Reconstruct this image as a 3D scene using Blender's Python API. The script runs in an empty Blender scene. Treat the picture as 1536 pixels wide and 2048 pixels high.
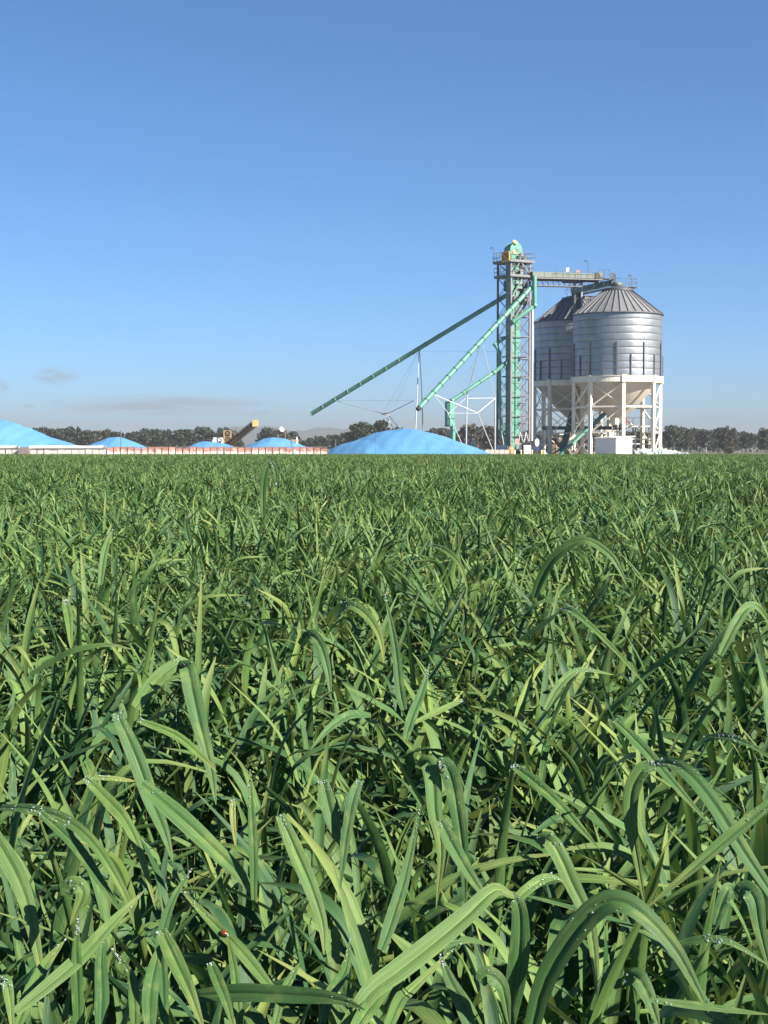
import bpy, math, random
import numpy as np
from mathutils import Vector, Matrix
R = math.radians
random.seed(7); rng = np.random.default_rng(11)
scene = bpy.context.scene
COL = scene.collection

# ------------------------------------------------------------------ camera
F = 3078.0                      # focal length in photograph pixels (2x phone lens)
PITCH = math.atan(123.0 / F)
CAMZ = 0.80
cam = bpy.data.cameras.new('camera')
cam.sensor_fit = 'VERTICAL'; cam.sensor_height = 24.0; cam.lens = 24.0 * F / 2048.0
cam.clip_start = 0.05; cam.clip_end = 60000
camo = bpy.data.objects.new('camera', cam); COL.objects.link(camo)
camo.location = (0, 0, CAMZ); camo.rotation_euler = (math.pi / 2 - PITCH, 0, 0)
scene.camera = camo

# ------------------------------------------------------------------ sky, sun, exposure
SUN_AZ = R(58)                  # to the right of straight behind the camera
SUN_EL = R(33)
world = bpy.data.worlds.new('World'); scene.world = world; world.use_nodes = True
wn = world.node_tree; wn.nodes.clear()
sky = wn.nodes.new('ShaderNodeTexSky'); sky.sky_type = 'NISHITA'; sky.sun_disc = False
sky.sun_elevation = SUN_EL
sdir = Vector((math.sin(SUN_AZ) * math.cos(SUN_EL), -math.cos(SUN_AZ) * math.cos(SUN_EL), math.sin(SUN_EL)))
sky.sun_rotation = math.atan2(sdir.x, sdir.y)
sky.altitude = 100; sky.air_density = 0.6; sky.dust_density = 0.0; sky.ozone_density = 10.0
bg = wn.nodes.new('ShaderNodeBackground'); bg.inputs['Strength'].default_value = 0.060
wo = wn.nodes.new('ShaderNodeOutputWorld')
tint = wn.nodes.new('ShaderNodeMix'); tint.data_type = 'RGBA'; tint.blend_type = 'MULTIPLY'; tint.inputs[0].default_value = 1.0
tint.inputs[7].default_value = (0.94, 1.05, 0.96, 1)           # white balance of the whole sky
wn.links.new(sky.outputs[0], tint.inputs[6]); wn.links.new(tint.outputs[2], bg.inputs[0]); wn.links.new(bg.outputs[0], wo.inputs[0])
sl = bpy.data.lights.new('sun', 'SUN'); sl.energy = 5.0; sl.angle = R(0.5); sl.color = (1.0, 0.93, 0.82)
so = bpy.data.objects.new('sun', sl); COL.objects.link(so)
so.rotation_euler = sdir.to_track_quat('Z', 'Y').to_euler(); so.location = (60, -40, 60)
vs = scene.view_settings
vs.view_transform = 'Standard'; vs.look = 'None'; vs.exposure = 1.56; vs.gamma = 1.0; vs.use_curve_mapping = False
cy = scene.cycles
cy.max_bounces = 6; cy.diffuse_bounces = 3; cy.glossy_bounces = 3; cy.transmission_bounces = 4
cy.volume_bounces = 1; cy.transparent_max_bounces = 8
cy.use_denoising = True

# ------------------------------------------------------------------ helpers
CS, SN = math.cos(PITCH), math.sin(PITCH)
def at(px, py, Y):
    """point seen at photograph pixel (px, py), Y metres in front of the camera"""
    u = (px - 768.0) / F; v = (1024.0 - py) / F
    dx, dy, dz = u, CS + v * SN, -SN + v * CS
    t = Y / dy
    return Vector((dx * t, Y, CAMZ + dz * t))

def tag(o, label=None, cat=None, group=None, kind=None):
    if label: o['label'] = label
    if cat: o['category'] = cat
    if group: o['group'] = group
    if kind: o['kind'] = kind
    return o

def empty(name, loc, rz=0.0):
    o = bpy.data.objects.new(name, None); o.empty_display_size = 0.3
    COL.objects.link(o); o.location = loc; o.rotation_euler = (0, 0, rz)
    return o

def thing(name, loc, label, cat, group=None, rz=0.0):
    return tag(empty(name, loc, rz), label, cat, group)

def mesh_np(name, verts, faces, smooth=False):
    me = bpy.data.meshes.new(name)
    me.from_pydata([tuple(v) for v in verts], [], [tuple(f) for f in faces])
    if smooth:
        me.polygons.foreach_set('use_smooth', [True] * len(me.polygons))
    me.update()
    return me

def link(name, me, parent=None, mat=None, loc=None, rot=None, scale=None):
    o = bpy.data.objects.new(name, me); COL.objects.link(o)
    if parent is not None: o.parent = parent
    if mat is not None:
        if len(me.materials) == 0: me.materials.append(mat)
        if me.materials[0] is not mat:
            o.material_slots[0].link = 'OBJECT'; o.material_slots[0].material = mat
    if loc is not None: o.location = loc
    if rot is not None: o.rotation_euler = rot
    if scale is not None: o.scale = scale
    return o

# shared unit meshes
def unit_cyl(n):
    v = []; f = []
    for z in (-.5, .5):
        for i in range(n):
            a = 2 * math.pi * i / n; v.append((math.cos(a), math.sin(a), z))
    for i in range(n): f.append((i, (i + 1) % n, n + (i + 1) % n, n + i))
    f.append(tuple(range(n - 1, -1, -1))); f.append(tuple(range(n, 2 * n)))
    me = mesh_np('tube', v, f)
    for p in me.polygons:
        p.use_smooth = len(p.vertices) == 4
    return me
def unit_box(b=0.0):
    v = [(x, y, z) for z in (-.5, .5) for y in (-.5, .5) for x in (-.5, .5)]
    f = [(0, 2, 3, 1), (4, 5, 7, 6), (0, 1, 5, 4), (2, 6, 7, 3), (0, 4, 6, 2), (1, 3, 7, 5)]
    return mesh_np('block', v, f)
CYL = {}; BOX = {}
def cyl_mesh(mat, n=10):
    if (mat.name, n) not in CYL:
        CYL[(mat.name, n)] = unit_cyl(n); CYL[(mat.name, n)].materials.append(mat)
    return CYL[(mat.name, n)]
def box_mesh(mat):
    if mat.name not in BOX:
        BOX[mat.name] = unit_box(); BOX[mat.name].materials.append(mat)
    return BOX[mat.name]

def bar(name, parent, p0, p1, w, mat, square=False, h=None, n=10, up=None):
    """a tube or a rectangular bar from p0 to p1 (in the parent's space)"""
    p0 = Vector(p0); p1 = Vector(p1); d = p1 - p0; L = d.length
    me = box_mesh(mat) if square else cyl_mesh(mat, n)
    o = bpy.data.objects.new(name, me); COL.objects.link(o)
    if parent is not None: o.parent = parent
    z = d.normalized()
    ref = Vector(up) if up is not None else (Vector((0, 0, 1)) if abs(z.z) < 0.95 else Vector((0, 1, 0)))
    x = ref.cross(z).normalized(); y = z.cross(x)
    m = Matrix((x, y, z)).transposed().to_4x4()
    o.location = (p0 + p1) / 2; o.rotation_euler = m.to_euler()
    if square: o.scale = (w, h if h else w, L)
    else: o.scale = (w / 2, (h if h else w) / 2, L)
    return o

def box(name, parent, c, s, mat, rz=0.0):
    o = bpy.data.objects.new(name, box_mesh(mat)); COL.objects.link(o)
    if parent is not None: o.parent = parent
    o.location = c; o.scale = s; o.rotation_euler = (0, 0, rz)
    return o

def lathe(name, prof, n, parent=None, mat=None, loc=None, smooth=True, a0=0.0, a1=2 * math.pi):
    full = abs(a1 - a0 - 2 * math.pi) < 1e-6
    m = n if full else n + 1
    v = []; f = []
    for (r, z) in prof:
        for i in range(m):
            a = a0 + (a1 - a0) * i / n; v.append((r * math.cos(a), r * math.sin(a), z))
    for k in range(len(prof) - 1):
        for i in range(n):
            j = (i + 1) % m
            f.append((k * m + i, k * m + j, (k + 1) * m + j, (k + 1) * m + i))
    me = mesh_np(name, v, f, smooth)
    if parent is None and mat is None: return me
    return link(name, me, parent, mat, loc)

def prism(name, outline, depth, parent, mat, loc=(0, 0, 0), rz=0.0, smooth=False):
    """outline in local x/z, extruded along local y by depth (centred)"""
    n = len(outline)
    v = [(x, -depth / 2, z) for x, z in outline] + [(x, depth / 2, z) for x, z in outline]
    f = [tuple(range(n)), tuple(range(2 * n - 1, n - 1, -1))]
    for i in range(n): f.append((i, n + i, n + (i + 1) % n, (i + 1) % n))
    me = mesh_np(name, v, f)
    return link(name, me, parent, mat, loc, (0, 0, rz))

# ------------------------------------------------------------------ materials
def mat(name, color, rough=0.6, metal=0.0, var=0.25, scale=1.5, bump=0.0, bscale=20.0, dirt=None, dirt_amt=0.0, stretch=(1, 1, 1), spec=0.5):
    m = bpy.data.materials.new(name); m.use_nodes = True
    nt = m.node_tree; N = nt.nodes; L = nt.links; N.clear()
    out = N.new('ShaderNodeOutputMaterial'); b = N.new('ShaderNodeBsdfPrincipled')
    L.new(b.outputs[0], out.inputs[0])
    b.inputs['Roughness'].default_value = rough; b.inputs['Metallic'].default_value = metal
    b.inputs['Specular IOR Level'].default_value = spec
    geo = N.new('ShaderNodeNewGeometry')
    mp = N.new('ShaderNodeMapping'); mp.inputs['Scale'].default_value = stretch
    L.new(geo.outputs['Position'], mp.inputs['Vector'])
    nz = N.new('ShaderNodeTexNoise'); nz.inputs['Scale'].default_value = scale
    nz.inputs['Detail'].default_value = 6; nz.inputs['Roughness'].default_value = 0.65
    L.new(mp.outputs[0], nz.inputs['Vector'])
    mx = N.new('ShaderNodeMix'); mx.data_type = 'RGBA'
    c = Vector(color) * .86
    mx.inputs[6].default_value = (*(c * (1 - var)), 1); mx.inputs[7].default_value = (*(c * (1 + var)), 1)
    rr = N.new('ShaderNodeMapRange'); rr.inputs[1].default_value = .3; rr.inputs[2].default_value = .7
    L.new(nz.outputs[0], rr.inputs[0]); L.new(rr.outputs[0], mx.inputs[0])
    last = mx.outputs[2]
    if dirt is not None:
        n2 = N.new('ShaderNodeTexNoise'); n2.inputs['Scale'].default_value = scale * 0.6
        n2.inputs['Detail'].default_value = 8; n2.inputs['Roughness'].default_value = .7
        m2 = N.new('ShaderNodeMapping'); m2.inputs['Scale'].default_value = (1.6, 1.6, .5); m2.inputs['Location'].default_value = (3, 7, 1)
        L.new(geo.outputs['Position'], m2.inputs['Vector']); L.new(m2.outputs[0], n2.inputs['Vector'])
        r2 = N.new('ShaderNodeMapRange'); r2.inputs[1].default_value = .48; r2.inputs[2].default_value = .72
        r2.inputs[4].default_value = dirt_amt
        L.new(n2.outputs[0], r2.inputs[0])
        x2 = N.new('ShaderNodeMix'); x2.data_type = 'RGBA'; x2.inputs[7].default_value = (*dirt, 1)
        L.new(r2.outputs[0], x2.inputs[0]); L.new(last, x2.inputs[6]); last = x2.outputs[2]
    L.new(last, b.inputs['Base Color'])
    if bump > 0:
        bz = N.new('ShaderNodeTexNoise'); bz.inputs['Scale'].default_value = bscale; bz.inputs['Detail'].default_value = 5
        L.new(mp.outputs[0], bz.inputs['Vector'])
        bp = N.new('ShaderNodeBump'); bp.inputs['Strength'].default_value = bump; bp.inputs['Distance'].default_value = .05
        L.new(bz.outputs[0], bp.inputs['Height']); L.new(bp.outputs[0], b.inputs['Normal'])
    return m

M = {}
M['galv'] = mat('galvanised_sheet', (.32, .34, .362), .50, .8, .18, .9, .05, 3, stretch=(1, 1, .35))
M['galv_roof'] = mat('galvanised_roof', (.26, .26, .268), .55, .4, .16, 1.2, .06, 4, dirt=(.18, .18, .185), dirt_amt=.35)
M['galv_rib'] = mat('roof_rib_steel', (.13, .13, .137), .55, .5, .2)
M['stiff'] = mat('stiffener_steel_shaded', (.16, .18, .21), .5, .6, .2)  # galvanised steel with the shade of its dark side in the colour
M['cream'] = mat('cream_paint', (.80, .74, .62), .5, 0, .06, 1.0, .03, 8, dirt=(.45, .34, .24), dirt_amt=.4)
M['cream_old'] = mat('cream_paint_grey', (.55, .53, .50), .55, 0, .10, 1.0, .03, 8, dirt=(.35, .28, .22), dirt_amt=.5)
M['hopper'] = mat('hopper_paint', (.52, .475, .40), .5, 0, .08, .8, .03, 6, dirt=(.40, .33, .27), dirt_amt=.45)
M['green'] = mat('turquoise_green_paint', (.095, .285, .21), .45, 0, .14, 1.4, .03, 8, dirt=(.14, .20, .165), dirt_amt=.75)
M['green_dk'] = mat('dark_green_paint_and_shade', (.05, .16, .13), .5, 0, .2, 1.4, dirt=(.05, .05, .05), dirt_amt=.4)  # deep green; on the under-silo conveyors the darkness is painted-in shade
M['steel'] = mat('weathered_galvanised_steel', (.17, .172, .178), .5, .4, .18, 2, dirt=(.3, .24, .21), dirt_amt=.4)
M['steel_dk'] = mat('dark_structural_steel', (.12, .125, .135), .55, .35, .2, 2)
M['steel_pink'] = mat('primer_stained_steel', (.23, .19, .185), .6, .2, .15, 2)
M['steel_lt'] = mat('pale_steel', (.48, .49, .50), .45, .3, .1, 2)
M['grating'] = mat('walkway_grating', (.20, .20, .205), .7, .3, .2, 4)
M['conv_cover'] = mat('conveyor_cover_paint', (.165, .185, .16), .5, .1, .12, 1.5, dirt=(.13, .125, .11), dirt_amt=.5)
M['yellow'] = mat('safety_yellow_paint', (.72, .42, .06), .5, 0, .1)
M['yellow_lt'] = mat('pale_yellow_paint', (.80, .66, .20), .4, 0, .06)
M['rusty'] = mat('orange_brown_paint', (.20, .10, .04), .6, 0, .2)
M['hood'] = mat('orange_yellow_paint', (.66, .43, .15), .5, 0, .1)
M['ochre'] = mat('ochre_conveyor_paint', (.42, .22, .07), .55, 0, .2, 1.0, dirt=(.10, .06, .04), dirt_amt=.5)
M['brown'] = mat('dark_brown_belt', (.085, .055, .035), .7, 0, .25)
M['white'] = mat('white_paint', (.72, .72, .70), .45, 0, .04, 1.2, dirt=(.62, .57, .5), dirt_amt=.3)
M['black'] = mat('black_rubber', (.02, .02, .022), .7, 0, .3)
M['red'] = mat('faded_red_paint', (.45, .06, .06), .5, 0, .15)
M['pink'] = mat('faded_pink_sign', (.66, .33, .27), .5, 0, .1)
M['tan'] = mat('tan_canvas', (.38, .26, .13), .8, 0, .25, 5)
M['concrete'] = mat('concrete', (.52, .48, .42), .85, 0, .14, 1.5, .1, 12)
M['blue_dk'] = mat('dark_blue_paint', (.03, .05, .10), .5, 0, .2)
M['bark'] = mat('bark', (.16, .135, .115), .9, 0, .3, 1.2)
M['bark_pale'] = mat('pale_bark', (.34, .31, .27), .9, 0, .3, 1.2)
M['soil'] = mat('dark_soil', (.035, .026, .018), .95, 0, .4, 20, .5, 60)
M['pad'] = mat('gravel_pad', (.30, .26, .21), .95, 0, .2, .6, .3, 10)
M['sheet'] = mat('pale_plastic_sheet', (.36, .41, .40), .4, 0, .06, 1.5, .2, 3)
M['sand'] = mat('pale_heap', (.66, .58, .48), .9, 0, .14, 1.5, .3, 6)

def tarp_mat():
    m = mat('blue_tarpaulin', (.108, .295, .53), .42, 0, .06, .35, .35, 1.2, dirt=(.14, .32, .51), dirt_amt=.6, stretch=(1, .5, 1))
    return m
M['tarp'] = tarp_mat()

def panel_mat():
    """bunker wall panels: pale concrete, rusted red towards the upper edge"""
    m = bpy.data.materials.new('rust_stained_panel'); m.use_nodes = True
    nt = m.node_tree; N = nt.nodes; L = nt.links
    b = N['Principled BSDF']; b.inputs['Roughness'].default_value = .8
    tc = N.new('ShaderNodeTexCoord'); oi = N.new('ShaderNodeObjectInfo'); geo = N.new('ShaderNodeNewGeometry')
    sx = N.new('ShaderNodeSeparateXYZ'); L.new(tc.outputs['Object'], sx.inputs[0])
    nz = N.new('ShaderNodeTexNoise'); nz.inputs['Scale'].default_value = 2.2; nz.inputs['Detail'].default_value = 6
    L.new(geo.outputs['Position'], nz.inputs['Vector'])
    a = N.new('ShaderNodeMath'); a.operation = 'MULTIPLY_ADD'; a.inputs[1].default_value = 1.2; a.inputs[2].default_value = -.55
    L.new(nz.outputs[0], a.inputs[0])
    s = N.new('ShaderNodeMath'); s.operation = 'ADD'; L.new(a.outputs[0], s.inputs[0]); L.new(sx.outputs['Z'], s.inputs[1])
    mr = N.new('ShaderNodeMapRange'); mr.inputs[1].default_value = .0; mr.inputs[2].default_value = .35
    L.new(s.outputs[0], mr.inputs[0])
    mx = N.new('ShaderNodeMix'); mx.data_type = 'RGBA'
    mx.inputs[6].default_value = (.62, .57, .50, 1); mx.inputs[7].default_value = (.36, .17, .13, 1)
    L.new(mr.outputs[0], mx.inputs[0])
    hv = N.new('ShaderNodeHueSaturation'); v = N.new('ShaderNodeMapRange'); v.inputs[3].default_value = .8; v.inputs[4].default_value = 1.2
    L.new(oi.outputs['Random'], v.inputs[0]); L.new(v.outputs[0], hv.inputs['Value']); L.new(mx.outputs[2], hv.inputs['Color'])
    L.new(hv.outputs[0], b.inputs['Base Color'])
    return m
M['panel'] = panel_mat()

def leaf_mat():
    m = bpy.data.materials.new('cereal_leaf'); m.use_nodes = True
    nt = m.node_tree; N = nt.nodes; L = nt.links; N.clear()
    out = N.new('ShaderNodeOutputMaterial')
    at_ = N.new('ShaderNodeAttribute'); at_.attribute_name = 'leaf'
    sp = N.new('ShaderNodeSeparateColor'); L.new(at_.outputs['Color'], sp.inputs[0])
    rnd, tt, uu = sp.outputs[0], sp.outputs[1], sp.outputs[2]
    cr = N.new('ShaderNodeValToRGB'); L.new(rnd, cr.inputs[0])
    e = cr.color_ramp.elements
    e[0].position = 0; e[0].color = (.030, .089, .034, 1)
    e[1].position = .45; e[1].color = (.066, .149, .041, 1)
    for p, c in ((.80, (.116, .202, .053, 1)), (.988, (.172, .25, .064, 1)), (.994, (.30, .27, .09, 1)), (1, (.40, .31, .14, 1))):
        x = e.new(p); x.color = c
    # yellowish blotches
    geo = N.new('ShaderNodeNewGeometry'); tc = N.new('ShaderNodeTexCoord')
    nz = N.new('ShaderNodeTexNoise'); nz.inputs['Scale'].default_value = 22; nz.inputs['Detail'].default_value = 3
    cp = N.new('ShaderNodeCombineXYZ')
    for src, k_, dst in ((uu, 1.3, 0), (tt, 6.0, 1), (rnd, 137, 2)):
        q = N.new('ShaderNodeMath'); q.operation = 'MULTIPLY'; q.inputs[1].default_value = k_; L.new(src, q.inputs[0]); L.new(q.outputs[0], cp.inputs[dst])
    nz.inputs['Scale'].default_value = 1.0
    L.new(cp.outputs[0], nz.inputs['Vector'])
    mr = N.new('ShaderNodeMapRange'); mr.inputs[1].default_value = .52; mr.inputs[2].default_value = .72; mr.inputs[4].default_value = .58
    L.new(nz.outputs[0], mr.inputs[0])
    mx = N.new('ShaderNodeMix'); mx.data_type = 'RGBA'; mx.inputs[7].default_value = (.215, .275, .080, 1)
    L.new(mr.outputs[0], mx.inputs[0]); L.new(cr.outputs[0], mx.inputs[6])
    # yellow tips
    tr = N.new('ShaderNodeMapRange'); tr.inputs[1].default_value = .62; tr.inputs[2].default_value = 1.0; tr.inputs[4].default_value = .6
    L.new(tt, tr.inputs[0])
    tm = N.new('ShaderNodeMath'); tm.operation = 'MULTIPLY'; L.new(tr.outputs[0], tm.inputs[0])
    rp = N.new('ShaderNodeMath'); rp.operation = 'POWER'; rp.inputs[1].default_value = 1.6; L.new(rnd, rp.inputs[0]); L.new(rp.outputs[0], tm.inputs[1])
    mt = N.new('ShaderNodeMix'); mt.data_type = 'RGBA'; mt.inputs[7].default_value = (.30, .29, .09, 1)
    L.new(tm.outputs[0], mt.inputs[0]); L.new(mx.outputs[2], mt.inputs[6])
    # veins along the leaf: u in 0..1
    cb = N.new('ShaderNodeCombineXYZ')
    for src, k_, dst in ((uu, 34, 0), (tt, 2.0, 1), (rnd, 91, 2)):
        q = N.new('ShaderNodeMath'); q.operation = 'MULTIPLY'; q.inputs[1].default_value = k_; L.new(src, q.inputs[0]); L.new(q.outputs[0], cb.inputs[dst])
    ws = N.new('ShaderNodeTexNoise'); ws.inputs['Scale'].default_value = 1.0; ws.inputs['Detail'].default_value = 3; L.new(cb.outputs[0], ws.inputs['Vector'])
    vr = N.new('ShaderNodeMapRange'); vr.inputs[1].default_value = .3; vr.inputs[2].default_value = .7; vr.inputs[3].default_value = .66; vr.inputs[4].default_value = 1.34
    L.new(ws.outputs[0], vr.inputs[0])
    # paler midrib
    mi = N.new('ShaderNodeMath'); mi.operation = 'SUBTRACT'; mi.inputs[1].default_value = .5; L.new(uu, mi.inputs[0])
    ma = N.new('ShaderNodeMath'); ma.operation = 'ABSOLUTE'; L.new(mi.outputs[0], ma.inputs[0])
    m3 = N.new('ShaderNodeMapRange'); m3.inputs[1].default_value = .0; m3.inputs[2].default_value = .07; m3.inputs[3].default_value = 1.25; m3.inputs[4].default_value = 1.0
    L.new(ma.outputs[0], m3.inputs[0])
    vm = N.new('ShaderNodeMath'); vm.operation = 'MULTIPLY'; L.new(vr.outputs[0], vm.inputs[0]); L.new(m3.outputs[0], vm.inputs[1])
    # slow drift of vigour over the paddock
    fn = N.new('ShaderNodeTexNoise'); fn.inputs['Scale'].default_value = .55; fn.inputs['Detail'].default_value = 4; L.new(geo.outputs['Position'], fn.inputs['Vector'])
    fr = N.new('ShaderNodeMapRange'); fr.inputs[1].default_value = .32; fr.inputs[2].default_value = .68; fr.inputs[3].default_value = .63; fr.inputs[4].default_value = .95
    L.new(fn.outputs[0], fr.inputs[0])
    vm2 = N.new('ShaderNodeMath'); vm2.operation = 'MULTIPLY'; L.new(vm.outputs[0], vm2.inputs[0]); L.new(fr.outputs[0], vm2.inputs[1])
    hv = N.new('ShaderNodeHueSaturation'); L.new(mt.outputs[2], hv.inputs['Color']); L.new(vm2.outputs[0], hv.inputs['Value'])
    b = N.new('ShaderNodeBsdfPrincipled'); L.new(hv.outputs[0], b.inputs['Base Color'])
    b.inputs['Roughness'].default_value = .42; b.inputs['Specular IOR Level'].default_value = .3
    rz = N.new('ShaderNodeMapRange'); rz.inputs[1].default_value = .35; rz.inputs[2].default_value = .7; rz.inputs[3].default_value = .48; rz.inputs[4].default_value = .72
    L.new(nz.outputs[0], rz.inputs[0]); L.new(rz.outputs[0], b.inputs['Roughness'])
    bp = N.new('ShaderNodeBump'); bp.inputs['Strength'].default_value = .5; bp.inputs['Distance'].default_value = .001
    L.new(ws.outputs[0], bp.inputs['Height']); L.new(bp.outputs[0], b.inputs['Normal'])
    tl = N.new('ShaderNodeBsdfTranslucent')
    h2 = N.new('ShaderNodeHueSaturation'); h2.inputs['Value'].default_value = 1.25; h2.inputs['Saturation'].default_value = 1.1; h2.inputs['Hue'].default_value = .485
    L.new(hv.outputs[0], h2.inputs['Color']); L.new(h2.outputs[0], tl.inputs[0])
    ms = N.new('ShaderNodeMixShader'); ms.inputs[0].default_value = .20
    L.new(b.outputs[0], ms.inputs[1]); L.new(tl.outputs[0], ms.inputs[2]); L.new(ms.outputs[0], out.inputs[0])
    return m
M['leaf'] = leaf_mat()

def dew_mat():
    m = bpy.data.materials.new('dew_water'); m.use_nodes = True
    b = m.node_tree.nodes['Principled BSDF']
    b.inputs['Base Color'].default_value = (.9, .95, .95, 1); b.inputs['Roughness'].default_value = .06
    b.inputs['Transmission Weight'].default_value = .8; b.inputs['IOR'].default_value = 1.33
    nt = m.node_tree; nz = nt.nodes.new('ShaderNodeTexNoise'); nz.inputs['Scale'].default_value = 300
    bp = nt.nodes.new('ShaderNodeBump'); bp.inputs['Strength'].default_value = .1
    nt.links.new(nz.outputs[0], bp.inputs['Height']); nt.links.new(bp.outputs[0], b.inputs['Normal'])
    return m
M['dew'] = dew_mat()

def foliage_mat(name, c0, c1):
    m = bpy.data.materials.new(name); m.use_nodes = True
    nt = m.node_tree; N = nt.nodes; L = nt.links; N.clear()
    out = N.new('ShaderNodeOutputMaterial'); b = N.new('ShaderNodeBsdfPrincipled')
    geo = N.new('ShaderNodeNewGeometry'); nz = N.new('ShaderNodeTexNoise'); nz.inputs['Scale'].default_value = .5; nz.inputs['Detail'].default_value = 4
    L.new(geo.outputs['Position'], nz.inputs['Vector'])
    mr = N.new('ShaderNodeMapRange'); mr.inputs[1].default_value = .35; mr.inputs[2].default_value = .65; L.new(nz.outputs[0], mr.inputs[0])
    mx = N.new('ShaderNodeMix'); mx.data_type = 'RGBA'; mx.inputs[6].default_value = (*c0, 1); mx.inputs[7].default_value = (*c1, 1)
    L.new(mr.outputs[0], mx.inputs[0]); L.new(mx.outputs[2], b.inputs['Base Color']); b.inputs['Roughness'].default_value = .6
    tl = N.new('ShaderNodeBsdfTranslucent'); L.new(mx.outputs[2], tl.inputs[0])
    ms = N.new('ShaderNodeMixShader'); ms.inputs[0].default_value = .2
    L.new(b.outputs[0], ms.inputs[1]); L.new(tl.outputs[0], ms.inputs[2]); L.new(ms.outputs[0], out.inputs[0])
    return m
M['gum'] = foliage_mat('grey_green_foliage', (.025, .035, .022), (.052, .062, .041))
M['gum_dk'] = foliage_mat('dark_green_foliage', (.020, .029, .015), (.048, .054, .026))
M['gum_br'] = foliage_mat('brownish_foliage', (.042, .038, .026), (.072, .062, .042))
M['bush'] = foliage_mat('yellowish_bush_foliage', (.07, .065, .03), (.13, .115, .05))
M['hill'] = foliage_mat('wooded_hillside', (.045, .055, .04), (.07, .075, .055))

# ================================================================== GROUND AND FAR LAND
def grid_mesh(name, xs, ys, zf, smooth=True):
    nx, ny = len(xs), len(ys)
    v = [(x, y, zf(x, y)) for y in ys for x in xs]
    f = [(j * nx + i, j * nx + i + 1, (j + 1) * nx + i + 1, (j + 1) * nx + i) for j in range(ny - 1) for i in range(nx - 1)]
    return mesh_np(name, v, f, smooth)

g = link('ground', grid_mesh('ground', [-3600, -300, 300, 3600], [-60, 0, 200, 1200, 6900], lambda x, y: 0.0), None,
         mat('paddock_ground', (.10, .10, .055), .95, 0, .3, .02))
tag(g, kind='structure')
g = link('field_soil', grid_mesh('field_soil', [-110, 0, 110], [-20, 60, 151], lambda x, y: 0.004), None, M['soil'])
tag(g, kind='structure')
g = link('gravel_yard', grid_mesh('gravel_yard', [-160, 0, 120], [152, 200, 300], lambda x, y: 0.006), None, M['pad'])
tag(g, kind='structure')

def hill_z(x, y):
    a = x / y * F + 768                       # bearing
    t = max(0.0, 1 - abs(y - 5600) / 1000.0)
    h = 100 + 26 * math.sin(a * .0105 + 2.2) + 14 * math.sin(a * .027 + .6) + 7 * math.sin(a * .071) + 4 * math.sin(a * .19 + 1)
    h += 30 * math.exp(-((a - 690) / 150) ** 2) + 10 * math.exp(-((a - 1420) / 60) ** 2)
    return -3 + .62 * h * (t * t * (3 - 2 * t)) * (1 + .06 * math.sin(y * .01 + x * .02))
hx = list(np.linspace(-3000, 3000, 260)); hy = list(np.linspace(4550, 6650, 24))
tag(link('hills', grid_mesh('hills', hx, hy, hill_z), None, M['hill']), kind='structure')

# ================================================================== TREES
def make_crown(seed, w, h, z0, n, size, lobes, open_=0.0):
    r = np.random.default_rng(seed)
    # clumps spread unevenly through the crown volume
    cs = []
    for k in range(lobes):
        t = r.uniform(0, 1)
        ang = r.uniform(0, 2 * np.pi); rad = w * .5 * (0.85 - .55 * abs(t - .45)) * np.sqrt(r.uniform(0.05, 1))
        cs.append((rad * np.cos(ang), rad * np.sin(ang), z0 + t * h, w * r.uniform(.13, .24)))
    cs = np.array(cs)
    idx = r.integers(0, lobes, n)
    p = r.normal(size=(n, 3)); p /= np.linalg.norm(p, axis=1)[:, None]
    p *= (r.uniform(.45, 1, n) ** .6)[:, None]
    P = cs[idx, :3] + p * cs[idx, 3][:, None] * np.array([1, 1, .8])
    a = r.normal(size=(n, 3)); a /= np.linalg.norm(a, axis=1)[:, None]
    b = r.normal(size=(n, 3)); b -= (b * a).sum(1)[:, None] * a; b /= np.linalg.norm(b, axis=1)[:, None]
    s = size * r.uniform(.6, 1.3, n)[:, None]
    v = np.stack([P - a * s - b * s * .5, P + a * s - b * s * .5, P + a * s * .7 + b * s * .6, P - a * s * .6 + b * s * .5], 1).reshape(-1, 3)
    f = np.arange(4 * n).reshape(n, 4)
    return mesh_np('crown', v, f), cs

def make_trunk(seed, h, cs, r0):
    r = np.random.default_rng(seed)
    V = []; Fc = []
    def limb(p0, p1, ra, rb, n=6):
        p0 = Vector(p0); p1 = Vector(p1); z = (p1 - p0).normalized(); x = z.orthogonal().normalized(); y = z.cross(x)
        mid = (p0 + p1) / 2 + Vector(r.normal(size=3)) * (p1 - p0).length * .05
        base = len(V)
        for q, rad in ((p0, ra), (mid, (ra + rb) / 2), (p1, rb)):
            for i in range(n):
                a = 2 * math.pi * i / n; V.append(q + (x * math.cos(a) + y * math.sin(a)) * rad)
        for k in range(2):
            for i in range(n):
                Fc.append((base + k * n + i, base + k * n + (i + 1) % n, base + (k + 1) * n + (i + 1) % n, base + (k + 1) * n + i))
    fork = Vector((r.normal() * .1, r.normal() * .1, h * .38)); top = Vector((r.normal() * .3, r.normal() * .3, h * .85))
    limb((0, 0, -.1), fork, r0, r0 * .75); limb(fork, top, r0 * .7, r0 * .2)
    order = sorted(range(len(cs)), key=lambda k: -cs[k][3])[:7]
    for k in order:
        q = fork.lerp(top, r.uniform(0, .7)); limb(q, cs[k][:3], r0 * .38, r0 * .08)
    return mesh_np('trunk', V, Fc, True)

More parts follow.
